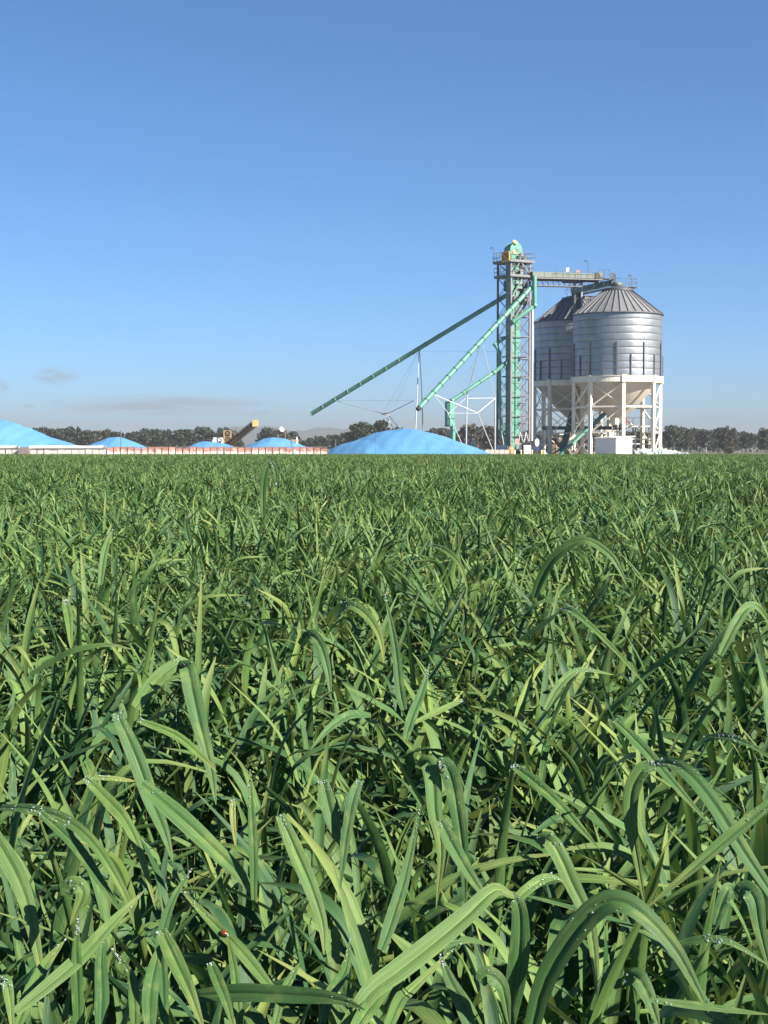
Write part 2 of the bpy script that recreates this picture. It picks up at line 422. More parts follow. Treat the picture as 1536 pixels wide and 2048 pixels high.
TREES = []
for k, (w, h, z0, n, lob) in enumerate(((6.5, 6.5, 2.6, 2000, 30), (5, 7.5, 2.4, 1700, 28), (7.5, 6.2, 1.8, 2200, 34), (4.2, 8.5, 2.0, 1500, 24), (6, 5.6, 1.2, 1900, 28), (8, 7.2, 2.2, 2400, 36))):
    cm, cs = make_crown(100 + k, w, h, z0, n, .36, lob)
    TREES.append((cm, make_trunk(200 + k, z0 + h, cs, .22)))
for cm, tm in TREES:
    cm.materials.append(M['gum']); tm.materials.append(M['bark'])
NEARTREE = []
for k, (w, h, z0, n, lob) in enumerate(((6.4, 5.6, .8, 4200, 46), (5.4, 4.8, .7, 3600, 40))):
    cm, cs = make_crown(300 + k, w, h, z0, n, .24, lob)
    NEARTREE.append((cm, make_trunk(400 + k, z0 + h, cs, .2)))
    cm.materials.append(M['gum_dk']); NEARTREE[-1][1].materials.append(M['bark'])

def tree(px, top, Y, var, foliage, label, name='gum_tree', group=None, bark='bark', lib=None, wx=1.0):
    cm, tm = (lib or TREES)[var]
    hh = max(v.co.z for v in cm.vertices)
    s = (CAMZ + (901 - top) * Y / F) / hh
    p = at(px, 905, Y); p.z = 0
    t = thing(name, p, label, 'tree', group, random.uniform(0, 6.28)); t.scale = (s * wx, s * wx, s)
    link('crown', cm, t, foliage); link('trunk', tm, t, M[bark])
    return t

def top_left(px):      # skyline of the treeline as seen
    pts = [(-80, 862), (60, 858), (100, 853), (165, 856), (200, 855), (250, 863), (290, 857), (320, 862), (360, 860), (395, 853), (430, 858), (450, 856), (475, 868), (505, 872),
           (525, 854), (545, 860), (580, 862), (600, 872), (630, 876), (660, 868), (690, 862), (720, 866), (780, 862), (850, 860), (885, 856), (905, 858), (930, 862), (960, 850), (985, 858), (1060, 862), (1180, 865),
           (1330, 860), (1345, 853), (1375, 858), (1400, 858), (1430, 862), (1450, 852), (1475, 862), (1510, 862), (1530, 858), (1640, 860)]
    return float(np.interp(px, [p[0] for p in pts], [p[1] for p in pts]))
px = -70.0; k = 0
while px < 1620:
    if not (476 < px < 518):
        fol = M['gum'] if random.random() < .7 else (M['gum_dk'] if random.random() < .6 else M['gum_br'])
        seg = [q for lim, q in ((170, 'beside the biggest blue pile'), (300, 'behind the second blue pile'), (372, 'right of the second blue pile'), (478, 'behind the lowest blue pile'),
               (600, 'behind the pointed blue pile'), (705, 'left of the near pile'), (850, 'behind the near blue pile'), (990, 'behind the white masts'), (1068, 'behind the elevator tower'),
               (1180, 'behind the rear silo legs'), (1325, 'behind the front silo legs'), (1420, 'just right of the front silo'), (1490, 'behind the yellowish bush'), (9999, 'at the right edge of the photo')) if px < lim][0]
        look = 'grey-green' if fol is M['gum'] else 'dark green' if fol is M['gum_dk'] else 'brownish'
        pale = random.random() < .25
        lab = ('pale-trunked ' if pale else '') + look + ' gum tree in the treeline ' + seg
        grp = 'far treeline trees ' + seg
        tree(px + random.uniform(-5, 5), top_left(px) + random.uniform(-4, 7), random.uniform(480, 570), random.randrange(6), fol, lab, 'gum_tree', grp,
             'bark_pale' if pale else 'bark', wx=random.uniform(.85, 1.25))
    px += random.uniform(8.5, 14); k += 1
# nearer, darker and singular ones
tree(722, 842, 420, 0, M['gum_dk'], 'dense dark olive tree rising left of the near blue pile peak', 'olive_green_tree', lib=NEARTREE, wx=1.1)
tree(757, 838, 425, 1, M['gum_dk'], 'dense dark olive tree directly behind the near blue pile peak', 'olive_green_tree', lib=NEARTREE, wx=1.05)
tree(800, 853, 430, 0, M['gum_dk'], 'low dark olive tree just right of the pile peak, behind the mast feet', 'olive_green_tree', lib=NEARTREE)
tree(940, 846, 450, 4, M['gum_br'], 'rounded brownish tree between the two masts left of the tower', 'brown_tree', lib=None)
tree(985, 851, 455, 2, M['gum_br'], 'brownish tree close behind the left foot of the elevator tower', 'brown_tree')
tree(882, 857, 470, 2, M['gum_br'], 'brownish tree behind the short telescopic spout', 'brown_tree')
tree(1347, 853, 450, 0, M['gum'], 'tall rounded gum standing just right of the front silo legs', 'gum_tree')
tree(1449, 851, 460, 3, M['gum_dk'], 'tall slim-topped gum above the yellowish bush at right', 'gum_tree')
tree(1530, 858, 450, 1, M['gum_dk'], 'dark gum tree cut by the right edge of the photo', 'gum_tree')
tree(1457, 893, 400, 4, M['bush'], 'low yellowish-green bush at the field edge, right', 'bush', wx=1.9, lib=NEARTREE + NEARTREE + NEARTREE)
# far wood closing the horizon
def far_wood():
    r = np.random.default_rng(5); n = 9000
    pxs = r.uniform(-300, 1850, n); Y = r.uniform(820, 900, n)
    X = (pxs - 768) / F * Y; ht = 5.5 + 1.5 * np.sin(pxs * .06) + 1.2 * np.sin(pxs * .023 + 1)
    P = np.stack([X, Y, ht * r.uniform(0, 1, n) ** .8], 1)
    a = r.normal(size=(n, 3)); a /= np.linalg.norm(a, axis=1)[:, None]
    b = r.normal(size=(n, 3)); b -= (b * a).sum(1)[:, None] * a; b /= np.linalg.norm(b, axis=1)[:, None]
    s = r.uniform(.5, 1.1, n)[:, None]
    v = np.stack([P - a * s - b * s * .5, P + a * s - b * s * .5, P + a * s * .7 + b * s * .6, P - a * s * .6 + b * s * .5], 1).reshape(-1, 3)
    o = link('distant_wood', mesh_np('distant_wood', v, np.arange(4 * n).reshape(n, 4)), None, M['gum'])
    tag(o, 'low grey-green wood along the horizon behind the trees', 'wood', kind='stuff')
far_wood()

# ================================================================== GRAIN PILES UNDER BLUE TARPAULINS
def pile(outline, Y, depth, label, seed, front=.5, wrinkle=.05, seams=7):
    xs_px = [p[0] for p in outline]
    z_of = [at(p[0], p[1], Y) for p in outline]
    X = np.array([p.x for p in z_of]); Z = np.maximum(0.0, np.array([p.z for p in z_of]))
    Z[0] = 0; Z[-1] = 0
    x0, x1 = X[0], X[-1]; cx = (x0 + x1) / 2
    t = thing('grain_pile', (cx, Y, 0), label, 'grain pile', 'grain piles under blue tarpaulins')
    nx, ny = 110, 46
    rr = np.random.default_rng(seed); ph = rr.uniform(0, 6.28, 8)
    # smooth the traced ridge profile
    xs = np.linspace(x0, x1, nx); h = np.interp(xs, X, Z)
    for _ in range(2): h[2:-2] = (h[:-4] + h[1:-3] + h[2:-2] + h[3:-1] + h[4:]) / 5
    v = []; f = []
    for j in range(ny):
        s = j / (ny - 1); q = 2 * abs(s - .5)
        gcap = (1 - q) ** .9 * (1 + .55 * q) if q < 1 else 0
        y = (s - .5) * depth
        for i in range(nx):
            e = 1 - abs(2 * i / (nx - 1) - 1)
            # foot rounds off towards both ends
            yy = y * (.35 + .65 * min(1, e * 2.2) ** .6)
            z = h[i] * gcap
            w = wrinkle * min(1, z) * (math.sin(xs[i] * 1.7 + ph[0] + yy * .35) * .5 + math.sin(xs[i] * 3.9 + ph[1] - yy * .8) * .3 + math.sin(yy * 2.1 + ph[2] + xs[i] * .6) * .3
                                        - .8 * math.exp(-((xs[i] - cx + 2.5 + yy * .5) / .35) ** 2) - .7 * math.exp(-((xs[i] - cx + 6.5 + yy * .3) / .3) ** 2))
            v.append((xs[i] - cx, yy, max(0, z + w)))
    for j in range(ny - 1):
        for i in range(nx - 1):
            f.append((j * nx + i, j * nx + i + 1, (j + 1) * nx + i + 1, (j + 1) * nx + i))
    c = link('tarpaulin', mesh_np('tarpaulin', v, f, True), t, M['tarp'])
    # welded seams: thin proud strips running over the pile
    for s_ in range(1, seams):
        i = int(nx * s_ / seams)
        sv = []; sf = []
        for j in range(ny):
            a = Vector(v[j * nx + i]); b = Vector(v[j * nx + min(i + 1, nx - 1)]); d = (b - a).normalized() * .06
            sv += [a + Vector((0, 0, .006)) - d, a + Vector((0, -.004, .014)), a + Vector((0, 0, .006)) + d]
        for j in range(ny - 1):
            for k in (0, 1): sf.append((j * 3 + k, j * 3 + k + 1, (j + 1) * 3 + k + 1, (j + 1) * 3 + k))
        link('seam', mesh_np('seam', sv, sf, True), t, M['tarp'])
    return t
pile([(655, 916), (656, 905), (658, 898), (680, 890), (710, 880), (740, 869), (770, 861), (800, 857), (820, 857.5), (850, 862), (880, 870), (910, 880), (940, 891), (965, 901), (990, 911), (1000, 915)], 168, 26,
     'large blue tarpaulin-covered grain pile in front of the elevator tower', 1, wrinkle=.055)
pile([(-330, 914), (-250, 885), (-180, 855), (-110, 838), (-50, 834), (0, 838.5), (30, 845), (60, 856), (90, 869), (120, 880), (145, 888), (165, 892), (185, 898), (200, 914)], 197, 20,
     'biggest blue tarpaulin-covered grain pile, cut by the left edge', 2, wrinkle=.07)
pile([(150, 912), (170, 894), (195, 883), (215, 876), (235, 873.5), (250, 876), (270, 884), (290, 893), (312, 912)], 208, 14, 'small blue covered pile next to the biggest one at left', 3)
pile([(352, 912), (370, 897), (390, 886), (413, 882), (440, 885), (465, 892), (482, 898), (500, 912)], 208, 14, 'lowest blue covered pile in front of the yellow conveyor', 4)
pile([(468, 912), (485, 896), (505, 886), (525, 878), (545, 874), (565, 876), (590, 884), (620, 896), (640, 912)], 216, 14, 'pointed blue covered pile right of the yellow conveyor', 5)

# ================================================================== BUNKER WALLS
def bunker_wall(px0, px1, Y, label, capped):
    a = at(px0, 905, Y); b = at(px1, 905, Y); a.z = b.z = 0
    t = thing('bunker_wall', a, label, 'wall', 'low grain bunker walls')
    n = max(1, round((b.x - a.x) / .81)); st = (b.x - a.x) / n
    for i in range(n):
        x = (i + .5) * st
        h = 1.12 + random.uniform(-.09, .10) if not capped else 1.0
        box('panel', t, (x + random.uniform(-.02, .02), random.uniform(-.03, .03), h / 2), (st - .12, .12, h), M['panel'] if not capped else M['cream_old'])
        box('post', t, (x - st / 2, .07, .58), (.09, .14, 1.16 + random.uniform(0, .12)), M['brown'] if not capped or random.random() < .3 else M['cream'])
    if capped:
        # rolled white tarpaulin edge lying on the wall
        m = max(2, int((b.x - a.x) / .5)); v = []; f = []
        for i in range(m + 1):
            x = (b.x - a.x) * i / m; w = .02 * math.sin(i * 1.3) + .02 * math.sin(i * .37)
            for k in range(10):
                q = 2 * math.pi * k / 10
                v.append((x, math.cos(q) * (.26 + w), 1.18 + math.sin(q) * (.20 + w * .6)))
        for i in range(m):
            for k in range(10): f.append((i * 10 + k, i * 10 + (k + 1) % 10, (i + 1) * 10 + (k + 1) % 10, (i + 1) * 10 + k))
        f.append(tuple(range(10))); f.append(tuple(range(m * 10 + 9, m * 10 - 1, -1)))
        link('rolled_sheet', mesh_np('rolled_sheet', v, f, True), t, M['white'])
    else:
        bar('top_rail', t, (0, .04, 1.2), (b.x - a.x, .04, 1.2), .08, M['steel_pink'], True)
    return t
bunker_wall(-140, 38, 181, 'low pale bunker wall with white rolled sheet, cut by the left edge', True)
bunker_wall(60, 212, 181, 'low pale bunker wall with white rolled sheet below the biggest blue pile', True)
bunker_wall(213, 655, 181, 'long low bunker wall of rust-stained pale panels in front of the small piles', False)
t = thing('concrete_block', at(49, 905, 180.4) * 1, 'pinkish concrete block closing the gap in the white-topped wall', 'block'); t.location.z = 0
prism('block_body', [(-.66, 0), (.66, 0), (.58, 1.1), (.45, 1.2), (-.45, 1.2), (-.6, 1.1)], .8, t, M['steel_pink'])
prism('footing', [(-.75, 0), (.75, 0), (.75, .3), (-.75, .3)], 1.0, t, M['concrete'])

# ================================================================== SILOS
SR = 5.43
Z_WALL0, Z_EAVE, Z_TOP = 9.75, 17.42, 20.45
def panel_meshes():
    n = 36; da = 2 * math.pi / n
    r0, z0, r1, z1 = SR + .16, Z_EAVE - .06, 1.72, Z_TOP
    v = []; f = []
    cols = 5; rows = 5
    for j in range(rows):
        s = j / (rows - 1); r = r0 + (r1 - r0) * s; z = z0 + (z1 - z0) * s
        for i in range(cols):
            a = (i / (cols - 1) - .5) * da * .985
            sag = -.03 * (1 - abs(i / (cols - 1) - .5) * 2)
            v.append((r * math.cos(a), r * math.sin(a), z + sag))
    for j in range(rows - 1):
        for i in range(cols - 1): f.append((j * cols + i, j * cols + i + 1, (j + 1) * cols + i + 1, (j + 1) * cols + i))
    pm = mesh_np('roof_panel', v, f, True); pm.materials.append(M['galv_roof'])
    # standing rib at the panel's edge
    v = []; f = []
    a = da * .5
    er = Vector((math.cos(a), math.sin(a), 0)); et = Vector((-math.sin(a), math.cos(a), 0))
    for s in (0, 1):
        c = er * (r0 + (r1 - r0) * s) + Vector((0, 0, z0 + (z1 - z0) * s))
        w = .05 * (1 - .45 * s)
        for (p, q) in ((-w, -.02), (-w * .7, .11), (w * .7, .11), (w, -.02)): v.append(c + et * p + Vector((0, 0, q)))
    for k in range(3): f.append((k, k + 1, 5 + k, 4 + k))
    f += [(3, 2, 1, 0), (4, 5, 6, 7)]
    rm = mesh_np('rib', v, f); rm.materials.append(M['galv_rib'])
    return pm, rm
PANEL, RIB = panel_meshes()
NR = 9; RH = (Z_EAVE - Z_WALL0) / NR
RING = lathe('wall_ring', [(SR - .03, 0), (SR + .002, .02), (SR + .010, RH * .2), (SR + .015, RH * .45), (SR + .013, RH * .7), (SR + .006, RH * .9), (SR - .004, RH * .965), (SR - .03, RH)], 96)
RING.materials.append(M['galv'])

def silo(X, Y, label, front):
    t = thing('grain_silo', (X, Y, 0), label, 'silo', 'hopper silos on legs')
    for k in range(NR): link('wall_ring', RING, t, None, (0, 0, Z_WALL0 + k * RH), (0, 0, random.uniform(0, 6)))
    for k in range(36):
        p = link('roof_panel', PANEL, t, None, None, (0, 0, k * 2 * math.pi / 36))
        link('rib', RIB, p)
    lathe('eave_ring', [(SR - .02, Z_EAVE - .1), (SR + .20, Z_EAVE - .12), (SR + .2, Z_EAVE - .05), (SR + .1, Z_EAVE + .02)], 72, t, M['galv_rib'])
    lathe('roof_collar', [(1.72, Z_TOP - .12), (1.92, Z_TOP - .1), (1.92, Z_TOP + .16), (1.7, Z_TOP + .2), (.9, Z_TOP + .42), (0, Z_TOP + .5)], 32, t, M['galv_rib'], smooth=False)
    lathe('inlet_drum', [(.0, Z_TOP + .35), (.62, Z_TOP + .35), (.62, Z_TOP + .85), (.5, Z_TOP + 1.0), (0, Z_TOP + 1.05)], 20, t, M['conv_cover'] if front else M['steel_dk'])
    # stiffeners on the lower wall
    for k in range(20):
        a = R(-90 - 9 + 18 * k); tall = k % 2 == 0
        zt = 13.85 if tall else 12.35
        c = Vector((math.cos(a), math.sin(a), 0)) * (SR + .09)
        bar('stiffener', t, c + Vector((0, 0, Z_WALL0)), c + Vector((0, 0, zt)), .14 if tall else .11, M['stiff'], True, up=(math.cos(a), math.sin(a), 0))
    # ring beam in eight segments, legs below its joints
    paint = M['cream']
    for k in range(8):
        a0 = R(-90 + 45 * k) + .012; a1 = a0 + R(45) - .024
        lathe('ring_beam', [(SR - .35, 9.06), (SR + .13, 9.06), (SR + .13, 9.72), (SR + .22, 9.74), (SR + .22, 9.80), (SR - .35, 9.80), (SR - .35, 9.06)], 8, t, paint, smooth=False, a0=a0, a1=a1)
        q = R(-90 + 45 * k); c = Vector((math.cos(q), math.sin(q), 0)) * (SR - .08)
        leg = bar('leg', t, c, c + Vector((0, 0, 9.05)), .39, paint, True, up=(math.cos(q), math.sin(q), 0))
        box('foot_plate', t, (c.x, c.y, .05), (.8, .8, .1), M['steel_dk'], q)
        box('leg_cap', t, (c.x * 1.03, c.y * 1.03, 9.45), (.5, .34, .9), paint, q + math.pi / 2)
    def lp(k, z):
        q = R(-90 + 45 * k); return Vector((math.cos(q) * (SR - .08), math.sin(q) * (SR - .08), z))
    lv = [9.0, 6.1, 3.0, .1]
    for k in range(8):
        a, b = k, k + 1
        bar('girt', t, lp(a, 6.1), lp(b, 6.1), .2, paint, True)
        if front and k == 0: continue                     # open drive-through bay
        if not (front and k in (3, 4)): bar('girt', t, lp(a, 3.0), lp(b, 3.0), .17, paint, True)
        for i in range(3):
            z1, z0 = lv[i], lv[i + 1]
            if front:
                bar('brace', t, lp(a, z0), lp(b, z1), .2, paint)
                if k == 7 and i == 0: bar('brace', t, lp(a, z1), lp(b, z0), .1, paint)
            else:
                bar('brace', t, lp(a, z0), lp(b, z1), .11, paint); bar('brace', t, lp(a, z1), lp(b, z0), .11, paint)
    lathe('hopper', [(SR - .38, 9.1), (SR - .42, 9.0), (2.4, 6.15), (.48, 4.45)], 64, t, M['hopper'])
    lathe('outlet_collar', [(.48, 4.5), (.56, 4.46), (.56, 4.2), (.42, 4.15), (.42, 3.7), (.0, 3.7)], 20, t, M['steel_dk'], smooth=False)
    box('slide_gate', t, (.3, 0, 3.95), (1.7, .8, .28), M['green_dk'])
    # roof-top deck with rail on the outer side
    dk = box('roof_platform', t, (1.55, -.1, Z_TOP + .34), (1.5, 1.7, .08), M['grating'])
    for x in (.85, 1.55, 2.25):
        bar('rail_post', t, (x, -.9, Z_TOP + .36), (x, -.9, Z_TOP + 1.4), .045, M['steel'])
        bar('rail_post', t, (x, .7, Z_TOP + .36), (x, .7, Z_TOP + 1.4), .045, M['steel'])
    for z in (.85, 1.38):
        bar('handrail', t, (.85, -.9, Z_TOP + z), (2.25, -.9, Z_TOP + z), .045, M['steel'])
        bar('handrail', t, (2.25, -.9, Z_TOP + z), (2.25, .7, Z_TOP + z), .045, M['steel'])
        bar('handrail', t, (.85, .7, Z_TOP + z), (2.25, .7, Z_TOP + z), .045, M['steel'])
    return t
S1 = Vector((28.7, 190, 0)); S2 = Vector((25.0, 201, 0))
silo(S1.x, S1.y, 'front galvanised hopper silo standing on cream-painted legs', True)
silo(S2.x, S2.y, 'galvanised hopper silo half hidden behind the front one', False)

def lamp_post(p, h, label, arm=-.25):
    t = thing('floodlight', p, label, 'light', 'floodlight poles on the plant')
    bar('pole', t, (0, 0, 0), (0, 0, h), .06, M['steel_dk']); bar('arm', t, (0, 0, h), (arm, -.05, h + .08), .05, M['steel_dk'])
    box('lamp_head', t, (arm * 1.2, -.08, h + .06), (.34, .26, .16), M['steel_dk'])
# ------------------------------------------------------------------ bucket elevator tower
TY = 186.0
N0 = at(1021, 905, TY); N0.z = 0
ld = Vector((-1.41, 2.38, 0)).normalized(); rd = Vector((2.38, 1.41, 0)).normalized(); TS = 2.77
def zpx(py, Y=186.6): return CAMZ + (901 - py) * Y / F
ROT = math.atan2(rd.y, rd.x)
# tower space: x along the lit right-hand face, y along the shaded left-hand face, origin at the near corner
tw = thing('elevator_tower', N0, 'tall lattice tower with turquoise bucket elevator left of the silos', 'tower', rz=ROT)
ZA, ZB = zpx(526), zpx(555)
cor = [(0, 0), (TS, 0), (TS, TS), (0, TS)]
pm = [M['steel'], M['steel_pink'], M['steel'], M['steel']]
for (x, y), m_ in zip(cor, pm): bar('corner_post', tw, (x, y, 0), (x, y, ZA), .20, m_, True)
bar('cable_duct', tw, (TS + .32, -.1, .3), (TS + .32, -.1, zpx(600)), .22, M['steel_lt'], True)
lv = list(np.linspace(.2, ZB, 10)) + [ZA]
for i in range(len(lv)):
    for k in range(4):
        a = cor[k]; b = cor[(k + 1) % 4]
        bar('strut', tw, (*a, lv[i]), (*b, lv[i]), .10, M['steel'], True)
        if i + 1 < len(lv):
            m_ = M['steel_pink'] if k == 1 else M['steel']
            bar('brace', tw, (*a, lv[i]), (*b, lv[i + 1]), .065, m_); bar('brace', tw, (*b, lv[i]), (*a, lv[i + 1]), .065, m_)
# elevator legs: rectangular trunking sections with flanges
for (x, nm, w) in ((.42, 'elevator_leg', .62), (1.22, 'elevator_leg', .62)):
    zz = np.linspace(1.6, ZA + .2, 10)
    dp = bar(nm, tw, (x, .75, 1.6), (x, .75, ZA + .2), w, M['green'], True, h=.95, up=(0, 1, 0))
    for z in zz[1:-1]: box('flange', tw, (x, .75, float(z)), (w + .14, 1.09, .09), M['green'])
# boot at the foot
prism('boot', [(-.35, .2), (2.1, .2), (2.1, 1.1), (1.7, 1.75), (-.05, 1.75), (-.35, 1.2)], 1.15, tw, M['green'], (0, .75, 0))
bar('boot_pulley', tw, (.75, .12, .85), (.75, .2, .85), .75, M['green_dk'], n=20)
box('boot_motor', tw, (1.9, .1, .5), (.6, .5, .5), M['blue_dk'])
# head: rounded housing
hw = .86; zc = ZA + 1.45
ol = [(-hw, ZA + .05), (hw, ZA + .05)] + [(hw * math.cos(a), zc - .1 + .95 * math.sin(a)) for a in np.linspace(0, math.pi, 15)]
hd = prism('elevator_head', ol, 1.15, tw, M['green'], (.85, .75, 0))
for yy in (.14, 1.36):
    prism('head_rim', [(x * 1.05, z + (.05 if z > ZA + .5 else 0)) for x, z in ol], .06, tw, M['green'], (.85, yy, 0))
bar('head_bearing', tw, (.85, .0, zc - .1), (.85, .12, zc - .1), .42, M['steel_dk'], n=16)
bar('inspection_cover', tw, (.55, .02, ZA + 1.15), (.55, .12, ZA + 1.15), .5, M['yellow_lt'], n=16)
bar('beacon_dome', tw, (.62, .2, zc + .78), (.62, .05, zc + .95), .62, M['yellow_lt'], n=16)
box('drive_motor', tw, (1.55, .0, ZA + .75), (.55, .55, .5), M['steel_dk'])
box('gearbox', tw, (1.15, -.05, ZA + .5), (.35, .4, .45), M['green_dk'])
# service decks
def deck(z, x0, x1, y0, y1, posts=5):
    d = box('service_deck', tw, ((x0 + x1) / 2, (y0 + y1) / 2, z), (x1 - x0, y1 - y0, .16), M['grating'])
    box('toe_board', tw, ((x0 + x1) / 2, y0, z + .1), (x1 - x0 + .05, .05, .24), M['steel'])
    box('toe_board', tw, (x0, (y0 + y1) / 2, z + .1), (.05, y1 - y0 - .05, .24), M['steel_dk'])  # darker steel paints the shaded left side into this board
    for (p, q) in (((x0, y0), (x1, y0)), ((x1, y0), (x1, y1)), ((x1, y1), (x0, y1)), ((x0, y1), (x0, y0))):
        for k in range(posts):
            s = k / posts; x = p[0] + (q[0] - p[0]) * s; y = p[1] + (q[1] - p[1]) * s
            bar('rail_post', tw, (x, y, z + .08), (x, y, z + 1.2), .05, M['steel'])
        for h in (.65, 1.18): bar('handrail', tw, (*p, z + h), (*q, z + h), .05, M['steel'])
deck(ZA, -.35, TS + .45, -.35, TS + .55)
deck(ZB, -.3, TS + .6, -.3, TS + .35)
for z in (zpx(718), zpx(757), zpx(806), zpx(845)):
    box('landing', tw, (2.05, .35, z), (1.3, 1.1, .07), M['grating'])
    for x in (1.5, 2.05, 2.6): bar('rail_post', tw, (x, -.18, z), (x, -.18, z + 1.05), .05, M['steel'])
    for h in (.55, 1.05): bar('handrail', tw, (1.45, -.18, z + h), (2.7, -.18, z + h), .05, M['steel'])
# ladder up the right hand half
for x in (1.95, 2.35): bar('ladder_rail', tw, (x, .2, .3), (x, .2, ZA), .06, M['steel_pink'])
lm = []; lf = []
for k in range(int((ZA - .5) / .32)):
    z = .5 + k * .32; b0 = len(lm)
    lm += [(1.95, .18, z), (2.35, .18, z), (2.35, .22, z), (1.95, .22, z), (1.95, .18, z + .035), (2.35, .18, z + .035), (2.35, .22, z + .035), (1.95, .22, z + .035)]
    lf += [tuple(b0 + i for i in q) for q in ((0, 3, 2, 1), (4, 5, 6, 7), (0, 1, 5, 4), (2, 3, 7, 6), (1, 2, 6, 5), (3, 0, 4, 7))]
link('ladder_rungs', mesh_np('ladder_rungs', lm, lf), tw, M['steel'])['kind'] = 'stuff'
# distributor and machinery between the two decks and below
lathe('distributor', [(.3, ZB - .1), (.95, ZB + .35), (.95, ZB + .95), (.45, ZA - .35), (.3, ZA - .1)], 14, tw, M['green_dk'], (1.75, 1.2, 0), smooth=False)
box('screen_cleaner', tw, (1.95, .9, ZB - 1.35), (1.35, 1.3, 1.7), M['steel_dk'])
box('cleaner_hood', tw, (1.1, .25, ZB - 2.6), (1.2, .5, .55), M['steel'])
box('hatch_panel', tw, (1.2, -.05, ZB - .75), (.9, .06, .32), M['green']); box('hatch_panel', tw, (1.2, -.05, ZB - 1.3), (.9, .06, .32), M['green'])
box('service_box', tw, (1.4, -.1, ZB + .55), (.45, .3, .6), M['steel'])
for (x, y, z, sx_, sy_, sz_, m_) in ((1.9, .35, ZB + 1.25, .7, .5, .6, 'steel_dk'), (2.35, 1.6, ZB + .7, .6, .9, 1.1, 'steel_dk'), (2.2, .5, ZB - 2.9, .8, .7, .9, 'steel_dk'), (1.6, 1.6, ZB - 3.2, .9, .9, .8, 'green_dk'), (.75, 1.7, ZB - 1.0, .8, .7, 1.3, 'steel_dk'), (2.3, .6, ZA + .45, .5, .5, .7, 'steel_dk')):
    box('machine_housing', tw, (x, y, z), (sx_, sy_, sz_), M[m_])
for (x0, z0, x1, z1) in ((.1, ZB + .3, 1.2, ZB + 1.7), (1.3, ZB + 1.8, 2.6, ZB + .4), (.2, ZB - 2.2, 1.5, ZB - .3), (1.4, ZB - 4.4, 2.6, ZB - 2.6), (.3, ZB - 5.2, 1.6, ZB - 3.4)):
    bar('stair_stringer', tw, (x0, -.12, z0), (x1, -.12, z1), .14, M['steel'], True); bar('stair_rail', tw, (x0, -.2, z0 + .9), (x1, -.2, z1 + .9), .05, M['steel'])
# yellow swing gate on the upper deck
gx0, gx1, gy = -.32, -.32, .0
for p, q in (((-.42, 1.25, ZA + .05), (-.42, -.2, ZA + .05)), ((-.42, 1.25, ZA + 1.1), (-.42, -.2, ZA + 1.1)), ((-.42, 1.25, ZA + .05), (-.42, 1.25, ZA + 1.1)), ((-.42, -.2, ZA + .05), (-.42, -.2, ZA + 1.1)), ((-.42, 1.25, ZA + 1.1), (-.42, -.2, ZA + .05))):
    bar('hoist_gate_bar', tw, p, q, .16, M['yellow'], True)
box('hoist_gate_panel', tw, (-.36, .5, ZA + .55), (.04, 1.3, .95), M['ochre'])
# splayed feet
for (x, y) in ((TS * .55, -.02), (TS * .85, -.02)):
    bar('foot_brace', tw, (x - .1, y, 3.0), (x - .9, y - .3, .2), .12, M['steel_lt']); bar('foot_brace', tw, (x - .1, y, 3.0), (x + .7, y - .3, .2), .12, M['steel_lt'])
lamp_post(at(988, 526, TY + 2.0), 1.75, 'slim floodlight pole on the upper deck of the elevator tower')

# ------------------------------------------------------------------ spouts
def att(px, py, Y): return at(px, py, Y - 10.4)
def spout(name, pts, w, label, mats, flange=2.4, round_=True, tip=None):
    base = pts[-1].copy()
    t = thing(name, base, label, 'grain spout', 'turquoise grain spouts')
    for i in range(len(pts) - 1):
        p, q = pts[i] - base, pts[i + 1] - base
        L = (q - p).length; m_ = mats[min(i, len(mats) - 1)]
        bar('pipe', t, p, q, w, m_, not round_, n=16)
        n = max(1, int(L / flange)); d = (q - p).normalized()
        for k in range(1, n + 1):
            c = p + (q - p) * (k / (n + .0)) if k < n else q - d * .1
            bar('flange', t, c - d * .04, c + d * .04, w * 1.17, m_, not round_, n=16)
        if i > 0: 
            o = bar('elbow', t, p - d * .2, p + d * .2, w * 1.22, m_, not round_, n=16)
    if tip: bar('discharge_mouth', t, (pts[-1] - base), (pts[-1] - base) + (pts[-1] - pts[-2]).normalized() * .3, w * .9, tip, not round_, n=16)
    return t
A0, A2 = att(1014, 590, 198.6), att(622, 828, 209.4)
spout('long_spout', [A0, A2], .56, 'long turquoise spout slanting down left to beyond the near pile', [M['green']], 1.9)
B0, B2 = att(1062, 575, 196.9), att(838, 816, 188)
spout('steep_spout', [B0, B2], .58, 'steeper bright turquoise spout crossing in front of the tower', [M['green']], 1.35, True, M['black'])
spout('return_spout', [att(1069, 552, 196.6), att(1069, 611, 196.6), att(1024, 645, 195.8)], .55, 'turquoise pipe dropping beside the tower then bending left onto it', [M['green']], 2.2)
spout('bypass_pipe', [att(1011, 675, 197.6), att(990, 689, 197.4), att(1000, 706, 197.4), att(999, 748, 197.4), att(1003, 880, 197.4)], .42, 'kinked dark turquoise pipe down the left side of the tower', [M['green']], 2.2)
spout('short_spout', [att(1016, 722, 197.2), att(988, 745, 196.6), att(904, 801, 194.5), att(899, 806, 194.5)], .46, 'short turquoise spout leading left from the lower tower', [M['green']], 2.0)
t = thing('telescopic_chute', att(900, 908, 194.4), 'stepped vertical turquoise chute hanging from the short spout', 'chute'); t.location.z = 0
b0 = t.location.copy()
